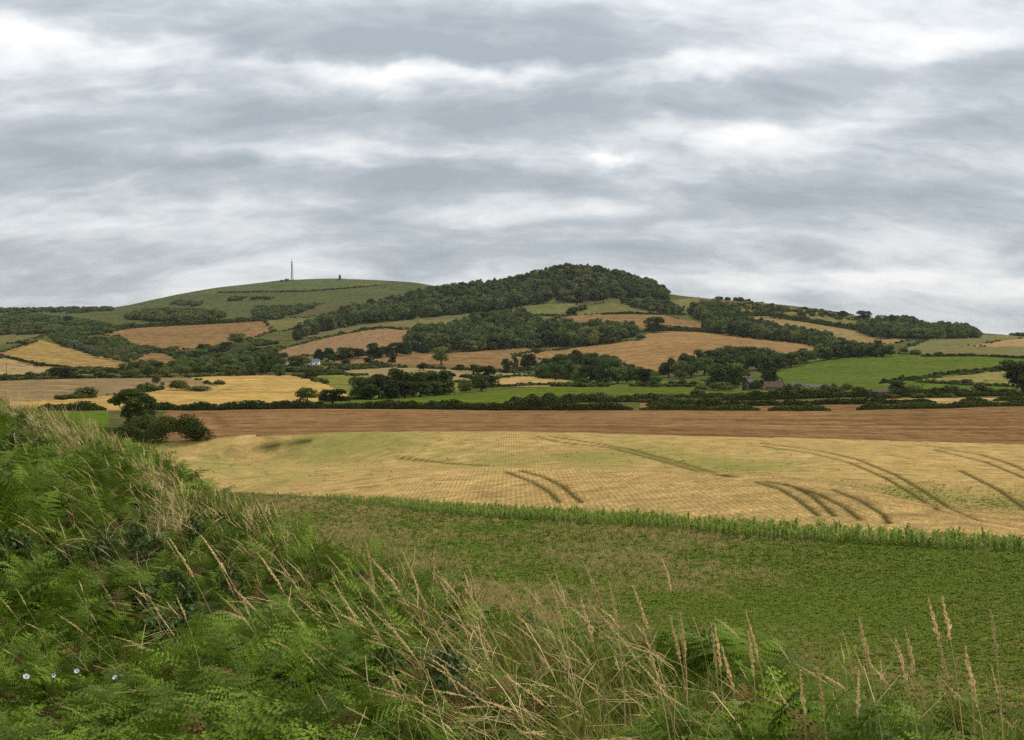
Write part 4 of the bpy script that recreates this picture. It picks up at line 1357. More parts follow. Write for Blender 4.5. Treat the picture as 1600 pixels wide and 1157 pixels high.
def house(name, px, py, wpx, hpx, depth, label, wall, roof, ymin=560, gable=False, rz=0.0, chimney=False, win=3, roof_share=0.5):
    X, Y, z = hit(px, py, ymin)
    W, H = wpx * Y / F, hpx * Y / F
    D = depth
    he = H * (1 - roof_share)
    o = empty(name, (X, Y, z), rz)
    m = MB()
    if gable:                       # ridge runs away from the camera: the gable end shows
        a = [(-W / 2, -D / 2), (W / 2, -D / 2), (W / 2, D / 2), (-W / 2, D / 2)]
        m.box(-W / 2, W / 2, -D / 2, D / 2, -0.6, he)
        for y in (-D / 2, D / 2):
            m.tri((-W / 2, y, he), (W / 2, y, he), (0, y, H))
        obj('wall', m.mesh('wall', M[wall]), o)
        m = MB()
        e = 0.25
        for s in (-1, 1):
            a = (s * (W / 2 + e), -D / 2 - e, he - e * .8)
            b = (s * (W / 2 + e), D / 2 + e, he - e * .8)
            c, d = (0, D / 2 + e, H + .05), (0, -D / 2 - e, H + .05)
            m.quad(a, b, c, d)
            m.quad(*[(p[0], p[1], p[2] + .14) for p in (d, c, b, a)])
    else:
        m.box(-W / 2, W / 2, -D / 2, D / 2, -0.6, he)
        for x in (-W / 2, W / 2):
            m.tri((x, -D / 2, he), (x, D / 2, he), (x, 0, H))
        obj('wall', m.mesh('wall', M[wall]), o)
        m = MB()
        e = 0.3
        for s in (-1, 1):
            a = (-W / 2 - e, s * (D / 2 + e), he - e * .8)
            b = (W / 2 + e, s * (D / 2 + e), he - e * .8)
            c, d = (W / 2 + e, 0, H + .05), (-W / 2 - e, 0, H + .05)
            m.quad(a, b, c, d)
            m.quad(*[(p[0], p[1], p[2] + .14) for p in (d, c, b, a)])
    rf = obj('roof', m.mesh('roof', M[roof]), o)
    if chimney:
        m = MB()
        m.box(-.45, .45, -.4, .4, H - 1.2, H + 1.3)
        m.box(-.15, .15, -.15, .15, H + 1.3, H + 1.7)
        obj('chimney', m.mesh('chimney', M['brick']), rf, (W * .36 if not gable else 0, 0.3, 0))
    for k in range(win):
        x = (k - (win - 1) / 2) * W / max(win, 1)
        m = MB()
        m.box(x - .45, x + .45, -D / 2 - .04, -D / 2 + .02, he * .35, he * .35 + 1.1)
        w_ = obj('window', m.mesh('window', M['glass']), o)
        m = MB()
        m.box(x - .55, x + .55, -D / 2 - .1, -D / 2 + .02, he * .35 - .12, he * .35 - .02)
        obj('sill', m.mesh('sill', M['white_wall']), w_)
    tag(o, label, 'house' if 'house' in name else 'barn')
    return o


house('farmhouse', 449, 577, 9, 12, 8, 'white gable end of a house among the trees at the left of the hollow', 'white_wall', 'grey_tile', 690, gable=True, rz=.25, win=2)
house('farm_barn', 491, 572, 16, 10, 7, 'white barn with a blue roof beside the dark trees', 'white_wall', 'blue_roof', 690, win=2, roof_share=.38)
house('farmhouse', 1170, 610, 13, 18, 9, 'pale stone gabled farmhouse with a chimney by the broad oak', 'stone', 'grey_tile', 540, gable=True, rz=-.45, chimney=True, win=1)
house('farm_barn', 1208, 610, 28, 13, 8, 'barn with an old purplish red roof right of the conifer', 'brick', 'red_tile', 540, win=1, roof_share=.6, chimney=True)
house('farm_barn', 1243, 610, 20, 12, 7, 'small stone barn in the middle of the farm row', 'stone', 'grey_tile', 540, win=1, roof_share=.5)
house('farm_barn', 1276, 610, 46, 9, 8, 'long low grey roofed barn at the right of the farm row', 'stone', 'grey_tile', 540, win=3, roof_share=.45)
house('farm_barn', 1314, 612, 12, 8, 5, 'small pale outbuilding at the right end of the farm', 'stone', 'red_tile', 520, gable=True, win=1)
house('farm_barn', 1374, 614, 24, 5, 8, 'low brown roofed shed sunk behind the hedge', 'stone', 'red_tile', 520, win=0, roof_share=.7)


def lattice_mast(px, py, hpx, base_w, label, ymin, huts=False, Y=None):
    X, Y, z = hit(px, py, ymin)
    H = hpx * Y / F
    o = empty('radio_mast', (X, Y, z - 0.5))
    n = 10
    hb = H * .80
    wz = lambda s: base_w * (1 - s) + base_w * .22 * s
    cor = [(math.cos(a), math.sin(a)) for a in (0.3, 0.3 + 2.094, 0.3 + 4.189)]
    for c in cor:
        m = MB()
        m.tube([(c[0] * base_w * .58, c[1] * base_w * .58, 0), (c[0] * base_w * .13, c[1] * base_w * .13, hb)], .38, 5)
        obj('leg', m.mesh('leg', M['steel']), o)
    m = MB()
    for k in range(n):
        s0, s1 = k / n, (k + 1) / n
        for j in range(3):
            a, b = cor[j], cor[(j + 1) % 3]
            w0, w1 = .58 * base_w * (1 - s0) + .13 * base_w * s0, .58 * base_w * (1 - s1) + .13 * base_w * s1
            m.tube([(a[0] * w0, a[1] * w0, hb * s0), (b[0] * w1, b[1] * w1, hb * s1)], .16, 4)
            m.tube([(a[0] * w1, a[1] * w1, hb * s1), (b[0] * w1, b[1] * w1, hb * s1)], .16, 4)
    obj('bracing', m.mesh('bracing', M['steel']), o)
    m = MB()
    m.tube([(0, 0, hb * .97), (0, 0, H * .92), (0, 0, H)], [.45, .3, .12], 6)
    obj('antenna', m.mesh('antenna', M['steel']), o)
    for s, rr in ((.62, .9), (.70, 1.0), (.80, .8)):
        m = MB()
        m.tube([(-.9, -.5, H * s - rr), (-.9, -.5, H * s + rr)], .55, 8)
        m.tube([(.9, -.4, H * s - rr * 1.3), (.9, -.4, H * s + rr * .4)], .5, 8)
        obj('aerial_drum', m.mesh('aerial_drum', M['steel']), o)
    tag(o, label, 'mast')


lattice_mast(456, 439.5, 37, 4.6, 'tall lattice radio mast on the far down', 2300)
lattice_mast(919, 424, 20, 2.4, 'slender dark mast poking above the hilltop wood', 1900)
house('mast_house', 448, 440, 6, 4, 6, 'small dark equipment hut beside the tall lattice mast', 'old_stone', 'grey_tile', 2300, win=0, roof_share=.3)
house('mast_house', 440.5, 440.3, 4.5, 2.6, 5, 'lower dark hut left of the equipment hut on the far down', 'old_stone', 'grey_tile', 2300, win=0, roof_share=.3)


def stone_tower():
    X, Y, z = hit(531, 438.5, 2300)
    o = empty('stone_tower', (X, Y, z - 1.2))
    m = MB()
    m.tube([(0, 0, 0), (0, 0, 8.6)], [2.15, 1.95], 8)
    obj('shaft', m.mesh('shaft', M['old_stone']), o)
    m = MB()
    m.tube([(0, 0, 8.6), (0, 0, 9.0), (0, 0, 12.0)], [2.2, 2.2, .7], 8)
    obj('spire', m.mesh('spire', M['old_stone']), o)
    for k in range(4):
        a = math.pi / 8 + k * math.pi / 2
        m = MB()
        m.box(1.7, 2.5, -.45, .45, 0, 6.2)
        b = obj('buttress', m.mesh('buttress', M['old_stone']), o)
        b.rotation_euler = (0, 0, a)
    tag(o, 'small dark octagonal stone tower on the skyline of the far down', 'tower')


stone_tower()


def pole(px, py, hpx, label, ymin):
    X, Y, z = hit(px, py, ymin)
    H = hpx * Y / F
    o = empty('utility_pole', (X, Y, z - .3))
    m = MB()
    m.tube([(0, 0, 0), (0, 0, H + .3)], [.17, .12], 7)
    obj('post', m.mesh('post', M['wood_pole']), o)
    m = MB()
    m.box(-.9, .9, -.06, .06, H - .2, H - .05)
    a = obj('crossarm', m.mesh('crossarm', M['wood_pole']), o)
    for x in (-.8, 0, .8):
        m = MB()
        m.tube([(x, 0, H - .05), (x, 0, H + .12), (x, 0, H + .22)], [.05, .08, .03], 6)
        obj('insulator', m.mesh('insulator', M['grey_tile']), a)
    tag(o, label, 'pole')


pole(10, 588, 20, 'utility pole in the pale stubble at the left edge', 700)
pole(1442, 611, 11, 'short utility pole left of the tallest pole in the green crop', 480)
pole(1488, 611, 17, 'tallest utility pole below the oat field', 480)
pole(1540, 604, 11, 'utility pole standing in the oat field near the huge right tree', 600)

# white sheep specks below the right skyline
M['fleece'] = plain_mat('sheep fleece', (.72, .69, .62), (.6, .57, .5), 6.0)
M['sheep_skin'] = plain_mat('sheep face and legs', (.10, .09, .08))


def sheep_parts():
    b = MB()
    b.tube([(-.62, 0, .62), (-.5, 0, .64), (-.2, 0, .66), (.2, 0, .68), (.48, 0, .70), (.62, 0, .74), (.72, 0, .88), (.80, 0, .98), (.92, 0, .95), (1.02, 0, .86)],
           [.10, .24, .31, .31, .27, .19, .13, .12, .10, .05], 10)
    for x in (-.42, .40):
        for y in (-.14, .14):
            b.tube([(x, y, .52), (x + (.03 if x > 0 else -.05), y, .28), (x, y, 0)], [.085, .05, .04], 6)
    for y in (-.1, .1):
        b.tube([(.78, y * .8, 1.02), (.74, y * 2.0, 1.0)], [.04, .015], 5)
    return b.mesh('sheep', M['fleece'], smooth=True)


SHEEP = sheep_parts()
for i, (x, y) in enumerate([(1456, 531.5), (1461, 531), (1472, 530.5), (1481, 530), (1514, 529.5), (1519, 529), (1536, 528.5), (1540, 528.7), (1569, 527.8), (1574, 528), (1586, 528)]):
    X, Y, z = hit(x, y, 1000)
    o = obj('sheep', SHEEP, None, (X, Y, z))
    o.rotation_euler = (0, 0, rnd.uniform(0, 6.28))
    tag(o, f'{ORD[i]} white sheep from the left below the right skyline', 'sheep', 'sheep on the far right pasture')

# heather patch
hx = []
rh = np.random.default_rng(4)
for _ in range(110):
    hx.append(hit(189 + rh.normal() * 6, 549 + rh.normal() * 1.5, 900))
hx = np.array(hx)
heath = proto('heather_tuft', crown_mesh('heather_tuft', 'bush', 60, 0.2, M['heather'], 9, -0.9))
scatter('heather', hx, np.zeros((len(hx), 3)), np.stack([np.full(len(hx), 2.4)] * 2 + [np.full(len(hx), 3.6)], 1), np.zeros(len(hx)), [heath], 'patch of pink willowherb among the gorse at the left', 'flowers')
gx = np.array([hit(575 + rh.normal() * 14, 446 + rh.normal() * 1.0, 2200) for _ in range(160)])
M['gorse'] = leaf_mat('gorse bloom', (.30, .26, .03), (.42, .36, .05))
gor = proto('gorse_tuft', crown_mesh('gorse_tuft', 'bush', 50, 0.2, M['gorse'], 19, -0.9))
scatter('gorse', gx, np.zeros((len(gx), 3)), np.stack([np.full(len(gx), 4.0)] * 2 + [np.full(len(gx), 1.4)], 1), np.zeros(len(gx)), [gor], 'yellow gorse patch near the stone tower on the far down', 'flowers')

# ------------------------------------------------------------------ maize strip


def maize_mesh(seed, mat):
    r = random.Random(seed)
    m = MB()
    H = r.uniform(.50, .72)
    m.tube([(0, 0, 0), (.01, 0, H * .5), (0, .01, H * .8)], [.018, .014, .006], 5, False)
    az = r.uniform(0, 3.14)
    for k in range(9):
        z0 = .08 + H * .75 * k / 9
        a = az + (k % 2) * math.pi + r.uniform(-.5, .5)
        L = r.uniform(.34, .52) * (1.0 if k > 1 else .6)
        rise = r.uniform(.35, .6) * (1 + .12 * k)
        pts = []
        for j in range(5):
            s = j / 4
            rr = L * (s * .85)
            zz = z0 + L * (rise * 1.6 * s - 1.25 * rise * s * s * s - .12 * s * s)
            pts.append((rr, zz, .042 * (1 - s) ** .6 * (0.45 + 1.6 * min(s + .15, .5)) + .003))
        ca, sa = math.cos(a), math.sin(a)
        for j in range(4):
            (r0, z_0, w0), (r1, z_1, w1) = pts[j], pts[j + 1]
            m.quad((ca * r0 - sa * w0, sa * r0 + ca * w0, z_0), (ca * r0 + sa * w0, sa * r0 - ca * w0, z_0), (ca * r1 + sa * w1, sa * r1 - ca * w1, z_1), (ca * r1 - sa * w1, sa * r1 + ca * w1, z_1))
    me = m.mesh('maize_plant', mat)
    n = len(me.vertices)
    a = me.attributes.new('tint', 'FLOAT', 'POINT')
    a.data.foreach_set('value', np.repeat(np.random.default_rng(seed).random(n // 4 + 1), 4)[:n].astype(np.float32))
    return me


MAIZE = [maize_mesh(i, M['maize']) for i in range(4)]
MAIZEP = [proto('maize_source_%d' % i, me) for i, me in enumerate(MAIZE)]
mz = []
rm = np.random.default_rng(15)
t0, t1 = -36.0, 42.0
front = []
for row in range(9):
    x = t0
    while x < t1:
        x += 0.16 + 0.10 * rm.random()
        X = x + rm.normal() * .05
        Yc = 111.6 - 1.9 * X
        if Yc < 30:
            continue
        off = row * .42 * (1.0 if row else 1)
        thin = np.clip((X + 30) / 20, 0.1, 1)          # the strip thins out towards its left end
        if rm.random() > thin:
            continue
        if X < -14 and row > 5:
            continue
        # step across the strip
        nx, ny = 1.9 / 2.147, 1 / 2.147
        Xp, Yp = X + nx * (off - 2.0) + rm.normal() * .06, Yc + ny * (off - 2.0) + rm.normal() * .06
        px = 800 + F * Xp / Yp
        if px < 330 or px > 1750:
            continue
        s = (1.0 + .15 * rm.normal()) * np.clip(0.55 + (Xp + 25) / 60, .5, 1.0)
        (front if row == 0 and px > 900 else mz).append((Xp, Yp, float(height(Xp, Yp)) - .02, rm.uniform(0, 6.28), max(s, .4) * .82))
front.sort(key=lambda q: q[1])
inview = [q for q in front if 800 + F * q[0] / q[1] < 1605]
ind, rest = inview[:210], inview[210:] + [q for q in front if 800 + F * q[0] / q[1] >= 1605]
for i, (X, Y, z, a, s) in enumerate(ind):
    o = obj('maize_plant', MAIZE[i % 4], None, (X, Y, z))
    o.rotation_euler = (0, 0, a)
    o.scale = (s, s, s)
    tag(o, 'green maize plant in the near front row of the maize strip', 'maize plant', 'front row of the maize strip')
mz = np.array(mz + rest)
scatter('maize_strip', mz[:, :3], np.stack([0 * mz[:, 3], 0 * mz[:, 3], mz[:, 3]], 1), mz[:, 4], rm.integers(0, 4, len(mz)), MAIZEP, 'dense strip of green maize between clover and stubble', 'maize')
print('maize', len(mz), len(ind))

# ------------------------------------------------------------------ crop plants of the near fields


def tuft_mesh(name, n, L, up, w, mat, seed, spread=.12):
    r = random.Random(seed)
    m = MB()
    for k in range(n):
        a = r.uniform(0, 6.28)
        b0 = (r.uniform(-spread, spread), r.uniform(-spread, spread), 0)
        l = L * r.uniform(.6, 1.2)
        u = up * r.uniform(.6, 1.2)
        d = (math.cos(a), math.sin(a))
        s = (-d[1] * w, d[0] * w)
        mid = (b0[0] + d[0] * l * .5, b0[1] + d[1] * l * .5, u * .75)
        tip = (b0[0] + d[0] * l, b0[1] + d[1] * l, u)
        m.quad((b0[0] - s[0] * .4, b0[1] - s[1] * .4, 0), (b0[0] + s[0] * .4, b0[1] + s[1] * .4, 0), (mid[0] + s[0], mid[1] + s[1], mid[2]), (mid[0] - s[0], mid[1] - s[1], mid[2]))
        m.tri((mid[0] - s[0], mid[1] - s[1], mid[2]), (mid[0] + s[0], mid[1] + s[1], mid[2]), tip)
    me = m.mesh(name, mat)
    nv = len(me.vertices)
    a = me.attributes.new('tint', 'FLOAT', 'POINT')
    a.data.foreach_set('value', np.random.default_rng(seed).random(nv).astype(np.float32) * .5 + .25)
    return me


def view_points(n, y0, y1, p0, p1, seed):
    """points of the land, evenly thick as the eye sees them (log distance)"""
    r = np.random.default_rng(seed)
    Y = np.exp(r.uniform(math.log(y0), math.log(y1), n))
    px = r.uniform(p0, p1, n)
    X = (px - 800) / F * Y
    return X, Y, px, r


CLOVER = [proto('clover_tuft_%d' % i, tuft_mesh('clover_tuft', 9, .13, .14, .045, M['crop'], 40 + i)) for i in range(3)]
STRAW = [proto('straw_tuft_%d' % i, tuft_mesh('straw_tuft', 9, .05, .20, .008, M['stubble'], 60 + i, .10)) for i in range(3)]
X, Y, px, r = view_points(210000, 24, 178, 150, 1680, 31)
ok = Y < maize_line(px) - 0.5
X, Y, px = X[ok], Y[ok], px[ok]
pyv = HY - F * height(X, Y) / Y
# clover is thick towards the maize and thins to dry stubble near the bank; bare streaks follow the drill rows
rows_ = fbm((X * .5 + Y * .13) / 4.0, (Y - X * .2) / 22.0, 41, 4)
edge = 1.0 - np.exp(-np.maximum(0, 950 + (px - 800) * .28 - pyv) / 75.0)
dens = np.clip(0.36 + 0.66 * edge + 0.52 * rows_, 0.08, 1)
g = r.random(len(X)) < dens
Xc, Yc = X[g], Y[g]
n = len(Xc)
print('clover', n)
scatter('clover_crop', np.stack([Xc, Yc, height(Xc, Yc) - .01], 1), np.stack([r.normal(0, .15, n), r.normal(0, .15, n), r.uniform(0, 6.28, n)], 1), (r.uniform(.5, .95, n) * np.clip(Yc / 60, .6, 1.5))[:, None] * np.array([1, 1, .55]), r.integers(0, 3, n), CLOVER, 'low green clover growing over the near field', 'crop')
d = ~g & (r.random(len(X)) < .85)
Xc, Yc = X[d], Y[d]
n = len(Xc)
scatter('dry_stubble', np.stack([Xc, Yc, height(Xc, Yc) - .01], 1), np.stack([r.normal(0, .2, n), r.normal(0, .2, n), r.uniform(0, 6.28, n)], 1), r.uniform(.5, 1.2, n) * np.clip(Yc / 60, .45, 1.5), r.integers(0, 3, n), STRAW, 'dry pale stubble patches in the near clover field', 'stubble')
# standing straw rows on the golden field
X, Y, px, r = view_points(110000, 66, 272, 180, 1680, 33)
rowsp = 0.45
X = np.round(X / rowsp) * rowsp + r.normal(0, .13, len(X))
px = 800 + F * X / Y
ok = (Y > maize_line(px) + 1.5) & (px > 170) & (px < 1690) & (r.random(len(X)) < np.clip((175 - Y) / 95, .08, .8))
ok &= track_field(X, Y) < np.where(Y > 150, .07, .22)
X, Y = X[ok], Y[ok]
n = len(X)
print('stubble', n)
weed = green_patches(X, Y) * .8
isw = r.random(n) < weed
scatter('straw_rows', np.stack([X, Y, height(X, Y) - .01], 1)[~isw], np.stack([r.normal(0, .2, n), r.normal(0, .2, n), r.uniform(0, 6.28, n)], 1)[~isw], (r.uniform(.6, 1.3, n) * np.clip(Y / 110, .7, 1.4))[~isw][:, None] * np.array([1, 1, .5]), r.integers(0, 3, n)[~isw], STRAW, 'rows of cut straw standing on the rolling golden field', 'stubble')
scatter('field_weeds', np.stack([X, Y, height(X, Y) - .01], 1)[isw], np.stack([0 * X, 0 * X, r.uniform(0, 6.28, n)], 1)[isw], (r.uniform(.5, 1.0, n) * np.clip(Y / 110, .7, 1.4))[isw][:, None] * np.array([1, 1, .6]), r.integers(0, 3, n)[isw], [proto('weed_%d' % i, tuft_mesh('weed', 8, .13, .15, .04, M['green_grass'], 80 + i)) for i in range(3)], 'green weeds sprouting through the golden stubble field', 'weeds')

# ------------------------------------------------------------------ foreground bank
RIM = np.array([(6, -2), (4.0, 1.5), (2.7, 4.4), (1.9, 6.2), (1.1, 7.9), (0, 8.9), (-1.1, 10.1), (-1.95, 11.6), (-2.96, 12.9), (-5.0, 17.0), (-7.6, 23), (-10.9, 30.0), (-18, 45), (-30, 72)], float)


def rim_dist(X, Y):
    """signed distance from the edge of the bank: positive over the field"""
    X, Y = np.asarray(X, float), np.asarray(Y, float)
    best = np.full(X.shape, 1e9)
    sgn = np.zeros(X.shape)
    for a, b in zip(RIM[:-1], RIM[1:]):
        d = b - a
        t = np.clip(((X - a[0]) * d[0] + (Y - a[1]) * d[1]) / (d @ d), 0, 1)
        qx, qy = X - a[0] - t * d[0], Y - a[1] - t * d[1]
        D = np.hypot(qx, qy)
        s = np.sign(qx * d[1] - qy * d[0])
        k = D < best
        best = np.where(k, D, best)
        sgn = np.where(k, s, sgn)
    return best * sgn


def bank_z(X, Y):
    s = rim_dist(X, Y)
    top = np.interp(Y, [0, 6, 9, 10, 11.6, 12.9, 17, 22, 30, 72], [-1.65, -1.72, -1.85, -1.80, -1.70, -1.56, -1.40, -1.24, -1.0, -1.4]) + 0.10 * fbm(np.asarray(X) / 2.2, np.asarray(Y) / 2.2, 71, 3)
    s_ = np.maximum(s + 0.3, 0)
    drop = 0.75 * s_ * s_ / (s_ + 1.6)
    inner = 0.14 * np.clip(-s - 3, 0, 6)         # the bank rises a little away from its edge
    return top - drop + inner * 0.5


gx_, gy_ = np.meshgrid(np.arange(-34, 17, .3), np.arange(-4, 74, .3))
bz = bank_z(gx_, gy_)
fz = height(gx_, np.maximum(gy_, 1.0))
V = np.stack([gx_, gy_, bz], -1).reshape(-1, 3)
nr, nc = gx_.shape
idx = np.arange(nr * nc).reshape(nr, nc)
Q = np.stack([idx[:-1, :-1], idx[:-1, 1:], idx[1:, 1:], idx[1:, :-1]], -1).reshape(-1, 4)
keepq = ((bz - fz).reshape(-1)[Q].max(1) > -0.6)
Q = Q[keepq]
u, inv = np.unique(Q.ravel(), return_inverse=True)
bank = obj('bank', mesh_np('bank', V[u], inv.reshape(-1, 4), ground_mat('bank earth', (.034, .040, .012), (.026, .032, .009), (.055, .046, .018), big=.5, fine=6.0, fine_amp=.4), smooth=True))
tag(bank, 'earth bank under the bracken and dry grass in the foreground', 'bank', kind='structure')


# ---- bracken


def frond_mesh(name, seed, mat, L=.75):
    """bracken: arching stalk, paired side fronds, each fringed with narrow leaflets"""
    r = random.Random(seed)
    m = MB()
    bend = r.uniform(.7, 1.3)
    pts = []
    n = 15
    th = math.pi / 2 - r.uniform(0, .15)
    p = [0.0, 0.0]
    for k in range(n + 1):
        pts.append((p[0], 0.0, p[1], th))
        th -= bend * 1.9 / n * (0.3 + 1.3 * k / n)
        p[0] += math.cos(th) * L / n
        p[1] += math.sin(th) * L / n
    m.tube([q[:3] for q in pts[::2]], [.006 * (1 - .8 * k / 9) for k in range(len(pts[::2]))], 3, False)
    tint = []
    for k in range(4, n + 1):
        s = (k - 4) / (n - 4)
        x, _, z, a = pts[k]
        pl = (.27 * (1 - s) ** .85 + .012) * L / .75
        for side in (-1, 1):
            fw = .45 + .25 * s
            dr = r.uniform(-.05, .5)
            ax = np.array([math.cos(a) * fw, side * 1.0, math.sin(a) * fw - dr])
            ax /= np.linalg.norm(ax)
            tang = np.array([math.cos(a), 0, math.sin(a)])
            nrm = np.cross(ax, tang) * side
            nrm /= np.linalg.norm(nrm)
            perp = np.cross(nrm, ax)
            nj = max(2, int(pl / .025))
            for j in range(nj):
                q = (j + .5) / nj
                c = np.array([x, 0, z]) + ax * pl * q - np.array([0, 0, .25]) * (pl * q) ** 2 * 3
                ll = (.028 * (1 - q) ** .6 + .006) * (1 - .35 * s) * L / .75
                wd = pl / nj * .44
                for sd in (-1, 1):
                    tip = c + perp * sd * ll + ax * ll * .35 - nrm * ll * .15
                    m.tri(tuple(c - ax * wd), tuple(c + ax * wd), tuple(tip))
    me = m.mesh(name, mat)
    nv = len(me.vertices)
    z = np.array([v[2] for v in m.v])
    rg = np.random.default_rng(seed)
    t = np.clip(rg.random(nv) * .35 + .45 * rg.random() + .15, 0, 1)
    a = me.attributes.new('tint', 'FLOAT', 'POINT')
    a.data.foreach_set('value', t.astype(np.float32))
    return me


FROND = [proto('frond_%d' % i, frond_mesh('frond', 500 + i, M['bracken'], (.62, .75, .85, .70, .8)[i])) for i in range(5)]


def bank_points(n, seed, smin, smax, y0=2.2, y1=60):
    """points on the bank by distance from its edge"""
    r = np.random.default_rng(seed)
    Y = np.exp(r.uniform(math.log(y0), math.log(y1), n))
    px = r.uniform(-260, 1800, n)
    X = (px - 800) / F * Y
    s = rim_dist(X, Y)
    ok = (s > smin) & (s < smax)
    X, Y, s = X[ok], Y[ok], s[ok]
    return X, Y, bank_z(X, Y), s, np.random.default_rng(seed + 1)


X, Y, z, s, r = bank_points(46000, 91, -30, .45, 4.2, 46)
dn = fbm(X / 1.1, Y / 1.6, 93, 3)
ok = (dn > -2) & ~((s > .1) & (X > -0.6)) & (r.random(len(X)) < np.where((X > .2), .5, 1.0))
X, Y, z, s, dn = X[ok], Y[ok], z[ok], s[ok], dn[ok]
n = len(X)
print('fronds', n)
mound = np.clip(.75 + .75 * dn, .36, 1.5)
sc = r.uniform(.34, .76, n) * np.interp(Y, [5, 11, 15, 30], [1, .95, .68, .62]) * mound * np.clip(.85 + Y / 60, .9, 1.25)
rz = r.uniform(0, 6.28, n)
scatter('bracken', np.stack([X, Y, z + .22 * (mound - .75)], 1), np.stack([r.normal(0, .34, n), r.normal(0, .34, n), rz], 1), sc, r.integers(0, 5, n), FROND, 'bed of green bracken covering the bank in the foreground', 'bracken')
M['dead_bracken'] = leaf_mat('dead bracken', (.10, .055, .018), (.22, .13, .05), trans=.15)
DEAD = [proto('dead_frond_%d' % i, frond_mesh('dead_frond', 540 + i, M['dead_bracken'], .7)) for i in range(2)]
k = r.random(n) < .03
scatter('dead_bracken', np.stack([X, Y, z + .10], 1)[k], np.stack([r.normal(0, .5, n), r.normal(0, .5, n), rz + 1], 1)[k], sc[k] * .9, r.integers(0, 2, n)[k], DEAD, 'brown dead fronds scattered through the bracken bed', 'bracken')

# ---- brambles and nettles poking up through the edge of the bracken
LEAFP = [proto('bramble_spray_%d' % i, crown_mesh('bramble_spray', 'bush', 260, 0.06, M['bramble'], 700 + i, -0.9)) for i in range(3)]
X, Y, z, s, r = bank_points(4200, 95, -1.8, .5, 4.5, 46)
ok = r.random(len(X)) < np.where(800 + F * X / Y > 800, 0, .10)
X, Y, z = X[ok], Y[ok], z[ok]
n = len(X)
scatter('bramble_sprays', np.stack([X, Y, z], 1), np.stack([0 * X, 0 * X, r.uniform(0, 6.28, n)], 1), np.stack([r.uniform(.2, .4, n), r.uniform(.2, .4, n), r.uniform(.2, .5, n)], 1), r.integers(0, 3, n), LEAFP, 'dark leafy brambles along the edge of the bracken bank', 'bramble')


# ---- green and dry grass blades filling the bank between the taller plants
TURF = [proto('turf_%d' % i, tuft_mesh('turf', 12, .16, .30, .006, M['green_grass'], 860 + i, .10)) for i in range(3)]
X, Y, z, s, r = bank_points(26000, 111, -6, 1.9, 3.6, 40)
pxg = 800 + F * X / Y
ok = (r.random(len(X)) < np.where(pxg > 560, .40, np.where(s > -.4, .10, 0)))
X, Y, z = X[ok], Y[ok], z[ok]
n = len(X)
scatter('bank_grass', np.stack([X, Y, z], 1), np.stack([r.normal(0, .2, n), r.normal(-.15, .2, n), r.uniform(0, 6.28, n)], 1), r.uniform(.4, .85, n), r.integers(0, 3, n), TURF, 'short green grass on the bank edge', 'grass')

# ---- the steep face of the bank towards the field: bracken and rough grass all the way down
r = np.random.default_rng(131)
X, Y = r.uniform(-32, 9, 90000), r.uniform(1, 62, 90000)
s = rim_dist(X, Y)
z = bank_z(X, Y)
ok = (s > np.where(Y > 12, 1.0, .5)) & (s < 11) & (z > height(X, Y) - .1) & (r.random(len(X)) < np.clip(26 / (Y + 6), .4, 1))
X, Y, z = X[ok], Y[ok], z[ok]
n = len(X)
isf = fbm(X / 2.5, Y / 2.5, 133, 3) > 0.05
print('bank face', n)
scatter('bank_face_bracken', np.stack([X, Y, z - .03], 1)[isf], np.stack([r.normal(0, .3, n), r.normal(0, .3, n), r.uniform(0, 6.28, n)], 1)[isf], r.uniform(.5, .9, n)[isf], r.integers(0, 5, n)[isf], FROND, 'bracken on the steep face of the bank above the field', 'bracken')
scatter('bank_face_grass', np.stack([X, Y, z], 1)[~isf], np.stack([r.normal(0, .2, n), r.normal(0, .2, n), r.uniform(0, 6.28, n)], 1)[~isf], r.uniform(.8, 1.6, n)[~isf], r.integers(0, 3, n)[~isf], TURF, 'rough grass on the steep face of the bank above the field', 'grass')

# ---- dry grass


def stalk_geom(pts, rad, head_len, r, full=1.0, seed_w=.0035):
    """a curved stalk and, near its tip, the seed head: short drooping spikelets"""
    stem, head = MB(), MB()
    n = len(pts)
    stem.tube(pts, [rad * (1 - .65 * k / (n - 1)) for k in range(n)], 4, False)
    P = [Vector(p) for p in pts]
    acc = [0]
    for a, b in zip(P[:-1], P[1:]):
        acc.append(acc[-1] + (b - a).length)
    tot = acc[-1]

    def at(d):
        d = min(max(d, 0), tot)
        for k in range(n - 1):
            if d <= acc[k + 1] or k == n - 2:
                s = (d - acc[k]) / max(acc[k + 1] - acc[k], 1e-6)
                return P[k].lerp(P[k + 1], s), (P[k + 1] - P[k]).normalized()
    k = 0
    d = tot - head_len
    while d < tot:
        p, t = at(d)
        f = (d - (tot - head_len)) / head_len
        ln = (.022 * (1 - f) ** .8 * min(1, .45 + 3 * f) + .004) * full * (.6 + .8 * (0.5 + .5 * math.sin(d * 260)))
        for _ in range(3):
            v = Vector((r.gauss(0, 1), r.gauss(0, 1), r.gauss(0, .6) - .25)).normalized()
            dirn = (t * 1.3 + v * .62).normalized()
            e = p + dirn * ln * r.uniform(.7, 1.2)
            sd = dirn.cross(Vector((r.gauss(0, 1), r.gauss(0, 1), r.gauss(0, 1)))).normalized() * seed_w * (1 + .8 * r.random())
            mid = p.lerp(e, .55)
            head.quad(tuple(p), tuple(mid + sd), tuple(e), tuple(mid - sd))
        d += .0055
        k += 1
    return stem, head


